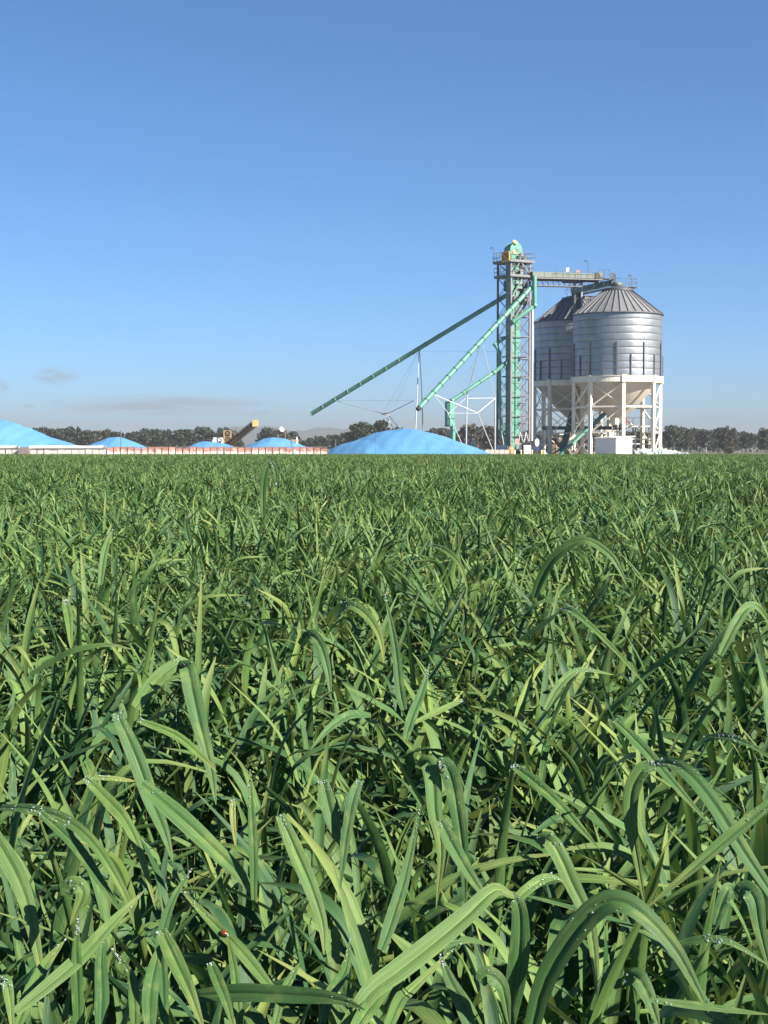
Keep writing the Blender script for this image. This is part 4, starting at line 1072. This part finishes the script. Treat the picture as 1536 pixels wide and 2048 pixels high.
def patch(seed, size, stems_m2, S, wide=1.0):
    r = np.random.default_rng(seed)
    ns = int(stems_m2 * size * size)
    rows = r.uniform(-size / 2, size / 2, (ns, 2))
    V = []; Fc = []; A = []; off = 0
    k = r.integers(3, 6, ns); si = np.repeat(np.arange(ns), k); n = len(si)
    li = np.concatenate([np.arange(q) for q in k]) / (np.repeat(k, k) - 1 + 1e-6)      # 0 lowest .. 1 top leaf
    vig = (.92 + .18 * r.beta(1.5, 3.5, ns))[si]; hs = r.uniform(.13, .25, ns)[si] * vig
    base = np.stack([rows[si, 0] + r.normal(0, .008, n), rows[si, 1] + r.normal(0, .008, n), hs * (.25 + .75 * li)], 1)
    az = r.uniform(0, 2 * np.pi, ns)[si] + np.where(np.arange(n) % 2, np.pi, 0) + r.normal(0, .5, n)
    L = r.uniform(.12, .26, n) * (.75 + .3 * li) * vig; W = r.uniform(.0078, .0168, n) * wide
    e0 = R(90) - np.abs(r.normal(0, R(20), n)) - R(6) - (1 - li) * R(18)
    ty = r.uniform(0, 1, n)
    bend = np.where(ty < .50, r.uniform(R(10), R(50), n), np.where(ty < .80, r.uniform(R(50), R(105), n), r.uniform(R(105), R(165), n)))
    L = np.where(ty < .50, L * .93, L); L = np.where(ty >= .80, L * 1.15, L)
    kc = r.uniform(.35, .65, n); ks = r.uniform(5, 16, n)
    v, f, a = leaf_arrays(n, r, S, base, az, L, W, e0, bend, kc, ks, r.normal(0, .9, n), r.uniform(.1, .5, n), r.uniform(0, 1, n) ** 1.1 * .9935, 3, r.normal(0, .35, n))
    V.append(v); Fc.append(f); A.append(a); off += len(v)
    # stalks: slim upright sheaths
    m = ns; b2 = np.stack([rows[:, 0], rows[:, 1], np.zeros(m)], 1)
    v, f, a = leaf_arrays(m, r, 2, b2, r.uniform(0, 6.28, m), r.uniform(.15, .27, m), np.full(m, .006), R(90) - np.abs(r.normal(0, .12, m)), np.zeros(m) + .05, np.full(m, .5), np.full(m, 5.), np.full(m, .4), np.full(m, 1.2), r.uniform(.3, .95, m), 3)
    V.append(v); Fc.append(f + off); A.append(a)
    return fast_mesh('crop_patch', np.concatenate(V), np.concatenate(Fc), np.concatenate(A), M['leaf'])

pc = bpy.data.collections.new('crop_patches')
def proto(name, me):
    o = bpy.data.objects.new(name, me); pc.objects.link(o)
NA, NB, NC = 8, 6, 4
for k in range(NA): proto('patch_a%d' % k, patch(1000 + k, .5, 540, 11))
for k in range(NB): proto('patch_b%d' % k, patch(2000 + k, 1.0, 330, 6, 1.2))
for k in range(NC): proto('patch_c%d' % k, patch(3000 + k, 2.0, 210, 4, 1.4))
pts = []; rot = []; idx = []; scl = []
def cells(y0, y1, size, i0, n):
    y = y0 + size / 2
    while y < y1:
        half = .27 * (y + size) + 2.6
        k = int(half / size) + 1
        for i in range(-k, k + 1):
            pts.append((i * size + rng.uniform(-.1, .1) * size, y + rng.uniform(-.1, .1) * size, 0)); rot.append(rng.integers(0, 4) * math.pi / 2 + rng.normal(0, .2))
            idx.append(i0 + int(rng.integers(0, n))); X_, Y_ = pts[-1][0], pts[-1][1]
            scl.append(float(np.interp(Y_, [.6, 1.2, 3.5], [.98, 1.04, 1.18])) * rng.uniform(.91, 1.09) + .07 * math.sin(X_ * .9 + 1.3 * math.sin(Y_ * .5)) * math.sin(Y_ * .8 + X_ * .31))
        y += size
cells(.55, 8.05, .5, 0, NA); cells(8.05, 40.05, 1.0, NA, NB); cells(40.05, 150.05, 2.0, NA + NB, NC)
pmesh = bpy.data.meshes.new('leaf_mass'); pmesh.from_pydata(pts, [], [])
for nm, ty, arr in (('rot', 'FLOAT', rot), ('scl', 'FLOAT', scl), ('idx', 'INT', idx)):
    at_ = pmesh.attributes.new(nm, ty, 'POINT'); at_.data.foreach_set('value', arr)
crop = thing('cereal_crop', (0, 1.2, 0), 'dense green leafy cereal crop filling the whole foreground', 'crop')
lmo = link('leaf_mass', pmesh, crop); lmo.location = (0, -1.2, 0); lmo['kind'] = 'stuff'
ng = bpy.data.node_groups.new('scatter_crop', 'GeometryNodeTree')
ng.interface.new_socket('Geometry', in_out='INPUT', socket_type='NodeSocketGeometry'); ng.interface.new_socket('Geometry', in_out='OUTPUT', socket_type='NodeSocketGeometry')
gi = ng.nodes.new('NodeGroupInput'); go = ng.nodes.new('NodeGroupOutput')
ci = ng.nodes.new('GeometryNodeCollectionInfo'); ci.inputs[0].default_value = pc; ci.inputs[1].default_value = True; ci.inputs[2].default_value = True
iop = ng.nodes.new('GeometryNodeInstanceOnPoints'); iop.inputs['Pick Instance'].default_value = True
def named(nm, ty):
    q = ng.nodes.new('GeometryNodeInputNamedAttribute'); q.data_type = ty; q.inputs[0].default_value = nm; return q.outputs[0]
cx_ = ng.nodes.new('ShaderNodeCombineXYZ'); ng.links.new(named('rot', 'FLOAT'), cx_.inputs[2])
ng.links.new(gi.outputs[0], iop.inputs['Points']); ng.links.new(ci.outputs[0], iop.inputs['Instance']); ng.links.new(named('idx', 'INT'), iop.inputs['Instance Index'])
e2r = ng.nodes.new('FunctionNodeEulerToRotation'); ng.links.new(cx_.outputs[0], e2r.inputs[0]); ng.links.new(e2r.outputs[0], iop.inputs['Rotation'])
ng.links.new(named('scl', 'FLOAT'), iop.inputs['Scale']); ng.links.new(iop.outputs[0], go.inputs[0])
md = lmo.modifiers.new('scatter', 'NODES'); md.node_group = ng

# --- single leaves nearest the camera -------------------------------------------------
CB = Vector((0, 1.2, 0))
HERO = []
def catmull(P, n):
    P = np.array(P, float); Q = np.vstack([2 * P[0] - P[1], P, 2 * P[-1] - P[-2]])
    out = []
    seg = len(P) - 1
    for i in range(n + 1):
        g = i / n * seg; k = min(int(g), seg - 1); t = g - k
        a, b, c, d = Q[k], Q[k + 1], Q[k + 2], Q[k + 3]
        out.append(.5 * ((2 * b) + (-a + c) * t + (2 * a - 5 * b + 4 * c - d) * t * t + (-a + 3 * b - 3 * c + d) * t ** 3))
    return np.array(out)
def hero(px_pts, d0, d1, wpx, rnd=.5, up=.45, twist=0.0, fold=.16, tip=True, S=22, both=False):
    rnd = .22 + .70 * rnd if rnd < .95 else rnd
    n = len(px_pts); d0 *= .8; d1 *= .8
    P = [at(p[0], p[1], d0 + (d1 - d0) * i / (n - 1)) for i, p in enumerate(px_pts)]
    C = catmull([tuple(p) for p in P], S)
    T = np.gradient(C, axis=0); T /= np.linalg.norm(T, axis=1)[:, None]
    view = np.array([0, 0, CAMZ]) - C; view /= np.linalg.norm(view, axis=1)[:, None]
    nn = view * (1 - up) + np.array([.25, -.15, 1.0]) * up
    nn -= (nn * T).sum(1)[:, None] * T; nn /= np.linalg.norm(nn, axis=1)[:, None]
    sd = np.cross(T, nn)
    t = np.linspace(0, 1, S + 1)
    tw = twist * (t - .4); c, s = np.cos(tw)[:, None], np.sin(tw)[:, None]
    sd, nn = sd * c + nn * s, nn * c - sd * s
    wp = (.62 + .38 * np.sin(np.minimum(t / .3, 1) * np.pi / 2)) * np.clip(1 - np.clip((t - .35) / .65, 0, 1) ** 1.7, .015, 1) ** .8
    if both: wp = np.sqrt(np.clip(1 - np.abs(2 * t - 1) ** 2.5, .01, 1))
    w = .92 * wpx / F * np.interp(t, [0, 1], [d0, d1]) * .5 * wp
    cols = 7; us = np.array([-1, -.55, -.10, 0, .10, .55, 1]); hz_ = np.array([.0, .10, .04, -.22, .04, .10, .0])
    edge = .09 * np.sin(t * 15 + px_pts[0][0]) * np.sin(np.pi * t)
    V = np.stack([C + sd * (w * u)[:, None] + nn * (w * (fold * (abs(u) - .5) + h_ * .5 + edge * abs(u) * (1 if u > 0 else -.7)))[:, None] for u, h_ in zip(us, hz_)], 1)
    A = np.empty(V.shape[:2] + (4,), np.float32); A[..., 3] = 1; A[..., 0] = rnd; A[..., 1] = t[:, None]; A[..., 2] = us * .5 + .5
    i = np.arange(S)[:, None] * cols + np.arange(cols - 1)[None]
    Fq = np.stack([i, i + 1, i + cols + 1, i + cols], -1).reshape(-1, 4)
    me = fast_mesh('leaf', V.reshape(-1, 3) - np.array(CB), Fq, A.reshape(-1, 4), M['leaf'])
    o = link('leaf', me, crop)
    HERO.append((C, nn, sd, w))
    return len(HERO) - 1
def dd(y, h=.40): return h * F / (y - 901.0)
# lower right
hero([(1060, 2075), (1088, 1965), (1148, 1865), (1203, 1810), (1248, 1805), (1293, 1835), (1348, 1895), (1388, 1965), (1418, 2025)], 1.12, 1.08, 54, .25, .30)
hero([(1040, 1800), (1018, 1788), (988, 1780), (933, 1830), (868, 1885), (798, 1940), (740, 1985), (690, 2060)][::-1], 1.02, 1.14, 50, .72, .35)
hero([(1028, 1812), (1048, 1785), (1088, 1757), (1118, 1758), (1140, 1785)], 1.16, 1.24, 26, .75, .5)
hero([(1005, 1788), (1035, 1805), (1041, 1870), (1033, 1950), (1015, 2060)][::-1], 1.13, 1.13, 46, .22, .2)
hero([(842, 1535), (855, 1524), (866, 1560), (870, 1625), (883, 1700), (872, 1818)], 1.52, 1.48, 38, .60, .15)
hero([(880, 1535), (890, 1530), (905, 1565), (918, 1640), (928, 1725), (930, 1820)], 1.50, 1.50, 40, .12, .15)
hero([(1258, 1560), (1283, 1538), (1318, 1527), (1352, 1530), (1392, 1562), (1440, 1625), (1485, 1700), (1545, 1790)][::-1], 1.36, 1.52, 40, .18, .45)
hero([(1310, 1530), (1285, 1540), (1264, 1580), (1261, 1640), (1273, 1710), (1290, 1815)], 1.46, 1.46, 36, .62, .15)
hero([(1078, 1690), (1092, 1677), (1115, 1703), (1148, 1775), (1178, 1840), (1190, 1920), (1193, 1990)], 1.28, 1.24, 38, .66, .25)
hero([(1560, 1590), (1468, 1665), (1393, 1730), (1295, 1815)], 1.20, 1.18, 28, .55, .3)
hero([(1475, 1790), (1492, 1779), (1510, 1800), (1520, 1860), (1545, 1960)], 1.18, 1.16, 44, .3, .25)
hero([(838, 1620), (813, 1740), (788, 1825), (762, 1900)][::-1], 1.32, 1.40, 30, .2, .2)
hero([(880, 1640), (905, 1690), (940, 1750), (985, 1815)], 1.40, 1.36, 34, .35, .3)
hero([(1230, 1440), (1290, 1500), (1350, 1570), (1420, 1650)], 1.62, 1.55, 24, .3, .3)
hero([(1385, 1500), (1410, 1480), (1450, 1473), (1500, 1490), (1560, 1530)], 1.72, 1.62, 22, .2, .4)
hero([(1350, 1890), (1400, 1880), (1460, 1885), (1545, 1935)], 1.10, 1.08, 22, .3, .5)
hero([(1300, 2000), (1380, 2010), (1460, 2020), (1545, 2030)], 1.02, 1.02, 20, .5, .5)
hero([(880, 1910), (900, 1960), (925, 2010), (945, 2070)][::-1], 1.06, 1.08, 34, .2, .2)
hero([(960, 1965), (975, 1950), (1005, 1975), (1020, 2060)], 1.05, 1.05, 40, .4, .2)
hero([(1250, 1960), (1275, 1955), (1300, 2000), (1320, 2060)], 1.06, 1.04, 40, .45, .2)
hero([(768, 1960), (840, 1905), (880, 1890), (935, 1880), (1000, 1895)], 1.16, 1.2, 28, .3, .5)
hero([(1025, 1530), (1065, 1560), (1110, 1600), (1160, 1655), (1200, 1700)], 1.6, 1.52, 26, .45, .3)
hero([(1430, 1850), (1450, 1790), (1462, 1775), (1475, 1800)], 1.2, 1.22, 28, .12, .2)
# lower left
hero([(-20, 1660), (0, 1693), (27, 1740), (52, 1800), (72, 1890), (88, 1975)], 1.30, 1.26, 42, .58, .2)
hero([(232, 1425), (270, 1510), (302, 1600), (327, 1660), (346, 1725)], 1.62, 1.56, 38, .22, .25)
hero([(283, 1568), (350, 1625), (425, 1695), (482, 1752), (515, 1805)], 1.42, 1.38, 42, .42, .3)
hero([(155, 1838), (153, 1900), (155, 1980), (158, 2070)][::-1], 1.10, 1.10, 26, .35, .1)
LADY = hero([(360, 1778), (430, 1850), (480, 1900), (545, 1980)][::-1], 1.17, 1.22, 30, .64, .3)
hero([(385, 1992), (480, 1986), (580, 1990), (672, 1998), (730, 2020)], 1.10, 1.02, 44, .3, .35)
hero([(560, 1630), (590, 1700), (620, 1770), (645, 1850), (648, 1910)], 1.40, 1.34, 36, .64, .25)
hero([(362, 1350), (374, 1332), (385, 1385), (402, 1460), (422, 1540), (432, 1610)], 1.95, 1.85, 40, .25, .15)
hero([(170, 1555), (215, 1600), (250, 1640), (282, 1710), (312, 1820)], 1.5, 1.42, 28, .78, .3)
hero([(290, 1780), (215, 1855), (150, 1925), (30, 2025)][::-1], 1.06, 1.18, 34, .62, .35)
hero([(500, 1540), (503, 1620), (507, 1700), (508, 1800)][::-1], 1.38, 1.40, 20, .45, .1)
hero([(322, 1860), (350, 1920), (378, 1980), (410, 2065)], 1.12, 1.06, 38, .76, .2)
hero([(330, 2060), (325, 1960), (322, 1880), (345, 1800), (382, 1740)], 1.08, 1.22, 26, .1, .2)
hero([(75, 1620), (150, 1690), (205, 1770), (245, 1830)], 1.38, 1.3, 26, .3, .3)
hero([(275, 1440), (350, 1470), (400, 1510), (435, 1545)], 1.75, 1.7, 20, .85, .35)
hero([(0, 1615), (60, 1618), (130, 1640), (190, 1690), (250, 1790), (270, 1860)], 1.44, 1.28, 30, .55, .4)
hero([(120, 1780), (150, 1770), (165, 1790), (140, 1850)], 1.25, 1.24, 40, .78, .2)
hero([(720, 1560), (705, 1600), (690, 1690), (680, 1780)], 1.46, 1.42, 26, .12, .1)
hero([(645, 1560), (665, 1640), (688, 1700)], 1.46, 1.44, 36, .35, .15)
hero([(420, 1925), (435, 1960), (455, 2010), (470, 2070)], 1.1, 1.06, 26, .4, .15)
hero([(455, 1870), (470, 1950), (480, 2060)][::-1], 1.08, 1.14, 22, .5, .1)
hero([(200, 2060), (204, 1990), (202, 1920), (210, 1850)], 1.08, 1.15, 32, .08, .15)
hero([(-10, 1990), (10, 1960), (20, 2010), (25, 2070)], 1.06, 1.04, 26, .7, .15)
hero([(30, 2060), (55, 2000), (90, 1930), (130, 1880)], 1.05, 1.16, 32, .6, .3)
hero([(270, 2060), (268, 2000), (262, 1950), (225, 1900)], 1.05, 1.14, 24, .55, .15)
hero([(300, 2060), (300, 1990), (310, 1930), (325, 1880)], 1.06, 1.12, 36, .3, .2)
hero([(545, 2070), (565, 1990), (585, 1950), (600, 1925)], 1.04, 1.12, 20, .5, .1)
hero([(770, 2070), (800, 2000), (822, 1980), (905, 1900)], 1.02, 1.15, 30, .7, .2)
hero([(700, 2075), (735, 2020), (768, 1980), (800, 1945)], 1.0, 1.08, 36, .55, .25)
hero([(640, 2060), (660, 1990), (690, 1940), (700, 1880)], 1.06, 1.16, 26, .3, .15)
hero([(465, 1600), (466, 1640), (472, 1700)], 1.45, 1.43, 14, .99, .1)
hero([(150, 1568), (200, 1556), (270, 1562)], 1.55, 1.55, 13, .985, .4, both=True)
# middle ground
hero([(655, 1250), (670, 1225), (700, 1210), (735, 1232), (760, 1275), (768, 1325)], 3.4, 3.2, 26, .84, .35)
hero([(1068, 1195), (1085, 1150), (1115, 1108), (1165, 1080), (1215, 1105), (1240, 1140), (1255, 1175)], 4.3, 4.2, 22, .45, .35)
hero([(527, 1035), (526, 980), (533, 938), (545, 928), (552, 955), (548, 975)], 6.6, 6.6, 16, .3, .1)
hero([(60, 1350), (110, 1320), (150, 1300), (215, 1290), (270, 1300)], 2.75, 2.7, 18, .6, .5)
hero([(270, 1415), (300, 1375), (335, 1340), (370, 1325), (388, 1360)], 1.95, 2.0, 34, .66, .35)
hero([(130, 1200), (138, 1240), (142, 1300)], 3.2, 3.1, 20, .78, .1)
hero([(1430, 1085), (1430, 1110), (1428, 1160)], 4.6, 4.6, 14, .35, .1)
hero([(1400, 1210), (1420, 1140), (1440, 1145), (1470, 1180), (1475, 1195)], 4.0, 3.9, 15, .3, .3)
hero([(1440, 1310), (1470, 1250), (1495, 1215), (1520, 1218), (1560, 1280)], 2.9, 3.0, 24, .5, .3)
hero([(1040, 1280), (1100, 1240), (1140, 1220), (1220, 1290), (1300, 1380)], 3.2, 2.9, 18, .5, .4)
hero([(860, 1090), (890, 1100), (920, 1130), (935, 1180)], 4.6, 4.4, 16, .8, .4)
hero([(600, 1290), (620, 1270), (640, 1290), (655, 1340), (662, 1400)], 2.8, 2.7, 26, .2, .2)
hero([(770, 1190), (790, 1290), (800, 1380), (808, 1420)][::-1], 2.5, 2.55, 22, .2, .1)
hero([(858, 1330), (845, 1380), (825, 1430), (810, 1480)][::-1], 2.1, 2.2, 22, .1, .1)
hero([(380, 1090), (372, 1050), (378, 1030)], 5.5, 5.5, 12, .1, .1)
hero([(200, 1170), (210, 1100), (225, 1060)], 4.6, 4.7, 16, .5, .1)
hero([(740, 1430), (700, 1430), (660, 1455), (620, 1500)], 2.1, 2.0, 22, .2, .4)
hero([(925, 1400), (860, 1430), (800, 1460)], 2.2, 2.15, 14, .9, .4)
hero([(1090, 1420), (1120, 1370), (1160, 1340), (1230, 1350)], 2.3, 2.4, 18, .5, .4)
# further single leaves standing out of the nearest rows
r_ = np.random.default_rng(77)
NL = 215
def ordinary_leaves():
    y = np.sqrt(r_.uniform(.78 ** 2, 1.6 ** 2, NL)); x = r_.uniform(-1, 1, NL) * (.27 * y + .05)
    base = np.stack([x, y, r_.uniform(.19, .33, NL)], 1)
    ty = r_.uniform(0, 1, NL)
    bend = np.where(ty < .55, r_.uniform(R(8), R(45), NL), np.where(ty < .80, r_.uniform(R(50), R(105), NL), r_.uniform(R(105), R(165), NL)))
    for k in range(NL):
        s = slice(k, k + 1)
        v, f, a = leaf_arrays(1, r_, 18, base[s], r_.uniform(0, 6.28, 1), r_.uniform(.16, .25, 1), r_.uniform(.009, .0155, 1), R(88) - np.abs(r_.normal(0, R(20), 1)), bend[s], r_.uniform(.35, .6, 1), r_.uniform(6, 16, 1),
                              r_.normal(0, .9, 1), r_.uniform(.1, .45, 1), r_.uniform(0, .97, 1), 5, r_.normal(0, .3, 1))
        link('leaf', fast_mesh('leaf', v - np.array(CB), f, a, M['leaf']), crop)
ordinary_leaves()
# dew beads along the crowns of the arching leaves
def dew():
    ico = [(0, 0, 1), (.894, 0, .447), (.276, .851, .447), (-.724, .526, .447), (-.724, -.526, .447), (.276, -.851, .447),
           (.724, .526, -.447), (-.276, .851, -.447), (-.894, 0, -.447), (-.276, -.851, -.447), (.724, -.526, -.447), (0, 0, -1)]
    fi = [(0, 1, 2), (0, 2, 3), (0, 3, 4), (0, 4, 5), (0, 5, 1), (1, 6, 2), (2, 7, 3), (3, 8, 4), (4, 9, 5), (5, 10, 1), (2, 6, 7), (3, 7, 8), (4, 8, 9), (5, 9, 10), (1, 10, 6), (6, 11, 7), (7, 11, 8), (8, 11, 9), (9, 11, 10), (10, 11, 6)]
    ico = np.array(ico); V = []; Fc = []
    for (C, nn, sd, w) in HERO:
        top = int(np.argmax(C[:, 2])); n = r_.integers(14, 60) if r_.uniform() < .75 else 5
        for _ in range(n):
            i = int(np.clip(top + r_.normal(0, 2.6), 0, len(C) - 1)); u = r_.uniform(-1, 1)
            p = C[i] + sd[i] * w[i] * u + nn[i] * w[i] * .2 * (abs(u) - .5) + nn[i] * .0006 + (C[min(i + 1, len(C) - 1)] - C[i]) * r_.uniform(0, 1)
            s = .00029 * math.exp(r_.normal(0, .45)) * 1.15 * max(1, p[1] / 1.4)
            b = len(V) * 12; V.append(ico * s + p); Fc += [(b + a, b + c, b + e) for a, c, e in fi]
    me = mesh_np('dew', np.concatenate(V) - np.array(CB), Fc, True)
    o = link('dew', me, crop, M['dew']); o['kind'] = 'stuff'
dew()

# ------------------------------------------------------------------ ladybird on its leaf
C, nn, sd, w = HERO[LADY]
tgt = at(440, 1860, 1.19 * .8); i = int(np.argmin([(Vector(c) - tgt).length for c in C]))
nv = Vector(nn[i]); tv = (Vector(C[i - 1]) - Vector(C[i + 1])).normalized()     # heading down the leaf on the picture
if tv.z > 0: tv = -tv
yv = nv.cross(tv).normalized()
lb = thing('ladybird', Vector(C[i]) + nv * .0002, 'tiny glossy orange-brown ladybird sitting on a slanting leaf at lower left', 'insect')
mm = Matrix((tv, yv, nv)).transposed().to_4x4(); lb.rotation_euler = mm.to_euler()
mshell = mat('ladybird_shell', (.15, .042, .008), .15, 0, .2, 400); mdark = mat('ladybird_dark', (.03, .012, .008), .25, 0, .2, 400)
def blob(name, c, s, m_, zcut=-.35):
    v = []; f = []; nu, nv_ = 16, 10
    for j in range(nv_ + 1):
        a = math.pi * j / nv_
        for k in range(nu):
            b = 2 * math.pi * k / nu
            z = math.cos(a); v.append((c[0] + s[0] * math.sin(a) * math.cos(b), c[1] + s[1] * math.sin(a) * math.sin(b), c[2] + s[2] * max(zcut, z)))
    for j in range(nv_):
        for k in range(nu): f.append((j * nu + k, (j + 1) * nu + k, (j + 1) * nu + (k + 1) % nu, j * nu + (k + 1) % nu))
    return link(name, mesh_np(name, v, f, True), lb, m_)
k_ = .00085
sh_l = blob('wing_case', (-.4 * k_, 0, 1.1 * k_), (3.0 * k_, 2.6 * k_, 2.1 * k_), mshell)
blob('pronotum', (2.1 * k_, 0, 1.1 * k_), (1.2 * k_, 1.7 * k_, 1.1 * k_), mdark, -.6); blob('head', (3.0 * k_, 0, .9 * k_), (.7 * k_, .9 * k_, .7 * k_), mdark, -.8)
for sgn in (-1, 1):
    for (x, y) in ((.8, 1.2), (-1.2, 1.3)):
        sp_ = blob('spot', (x * k_, sgn * y * k_, 2.55 * k_), (.42 * k_, .42 * k_, .25 * k_), mdark, -1); sp_.parent = sh_l
    for x in (1.4, 0, -1.4): bar('leg', lb, (x * k_, sgn * 1.8 * k_, .7 * k_), (x * 1.15 * k_, sgn * 3.1 * k_, .05 * k_), .3 * k_, mdark, n=6)
    bar('antenna', lb, (3.3 * k_, sgn * .4 * k_, 1.1 * k_), (4.4 * k_, sgn * .9 * k_, 1.3 * k_), .14 * k_, mdark, n=6)

# ================================================================== THIN CLOUDS BEYOND THE HAZE
def cloud_mat(seed, dens):
    m = bpy.data.materials.new('thin_cloud'); m.use_nodes = True
    nt = m.node_tree; N = nt.nodes; L = nt.links; N.clear()
    out = N.new('ShaderNodeOutputMaterial'); v = N.new('ShaderNodeVolumePrincipled'); v.inputs['Color'].default_value = (.34, .38, .44, 1)
    tc = N.new('ShaderNodeTexCoord'); ln = N.new('ShaderNodeVectorMath'); ln.operation = 'LENGTH'; L.new(tc.outputs['Object'], ln.inputs[0])
    nz = N.new('ShaderNodeTexNoise'); nz.inputs['Scale'].default_value = 1.9; nz.inputs['Detail'].default_value = 5; nz.noise_dimensions = '4D'; nz.inputs['W'].default_value = seed * 3.7
    L.new(tc.outputs['Object'], nz.inputs['Vector'])
    a = N.new('ShaderNodeMapRange'); a.inputs[1].default_value = 1.0; a.inputs[2].default_value = .1; L.new(ln.outputs['Value'], a.inputs[0])
    b = N.new('ShaderNodeMapRange'); b.inputs[1].default_value = .38; b.inputs[2].default_value = .72; L.new(nz.outputs[0], b.inputs[0])
    p = N.new('ShaderNodeMath'); p.operation = 'MULTIPLY'; L.new(a.outputs[0], p.inputs[0]); L.new(b.outputs[0], p.inputs[1])
    q = N.new('ShaderNodeMath'); q.operation = 'MULTIPLY'; q.inputs[1].default_value = dens; L.new(p.outputs[0], q.inputs[0])
    L.new(q.outputs[0], v.inputs['Density']); L.new(v.outputs[0], out.inputs['Volume'])
    return m
def cloud(px, py, w, h, label, seed):
    p = at(px, py, 9000); k = 9000 / F
    v = []; f = []; nu, nv_ = 20, 12
    for j in range(nv_ + 1):
        for i in range(nu):
            a, b = math.pi * j / nv_, 2 * math.pi * i / nu; v.append((math.sin(a) * math.cos(b), math.sin(a) * math.sin(b), math.cos(a)))
    for j in range(nv_):
        for i in range(nu): f.append((j * nu + i, (j + 1) * nu + i, (j + 1) * nu + (i + 1) % nu, j * nu + (i + 1) % nu))
    o = link('cloud', mesh_np('cloud', v, f, True), None, cloud_mat(seed, .016 * (110.0 / w) ** .8), p, None, (w * k / 2, w * k / 3, h * k / 2))
    tag(o, label, 'cloud', 'thin grey clouds low in the sky')
cloud(0, 772, 60, 34, 'grey cloud wisp cut by the left edge of the photo', 1)
cloud(112, 752, 110, 46, 'broad faint grey cloud above the left treeline', 2)
cloud(330, 812, 520, 50, 'wide faint smoky cloud bank low over the left treeline', 7)
cloud(55, 812, 46, 10, 'narrow dark cloud streak above the biggest blue pile', 3)
cloud(112, 803, 34, 8, 'tiny dark cloud streak right of the narrow one', 4)
cloud(520, 826, 70, 16, 'small grey cloud streak above the yellow conveyor', 5)
cloud(1425, 835, 110, 9, 'long thin cloud streak above the trees at right', 6)

# ================================================================== HAZE
hz = bpy.data.materials.new('haze_air'); hz.use_nodes = True
nt = hz.node_tree; nt.nodes.clear(); ho = nt.nodes.new('ShaderNodeOutputMaterial'); pv = nt.nodes.new('ShaderNodeVolumePrincipled')
pv.inputs['Color'].default_value = (.335, .355, .385, 1); pv.inputs['Density'].default_value = 3.0e-4; pv.inputs['Anisotropy'].default_value = 0.0
nt.links.new(pv.outputs[0], ho.inputs['Volume'])
hb_ = link('haze', unit_box(), None, hz, (0, 3450, 59), None, (7400, 7100, 120))
tag(hb_, 'thin grey-blue haze hanging low over the far land', 'haze', kind='stuff')
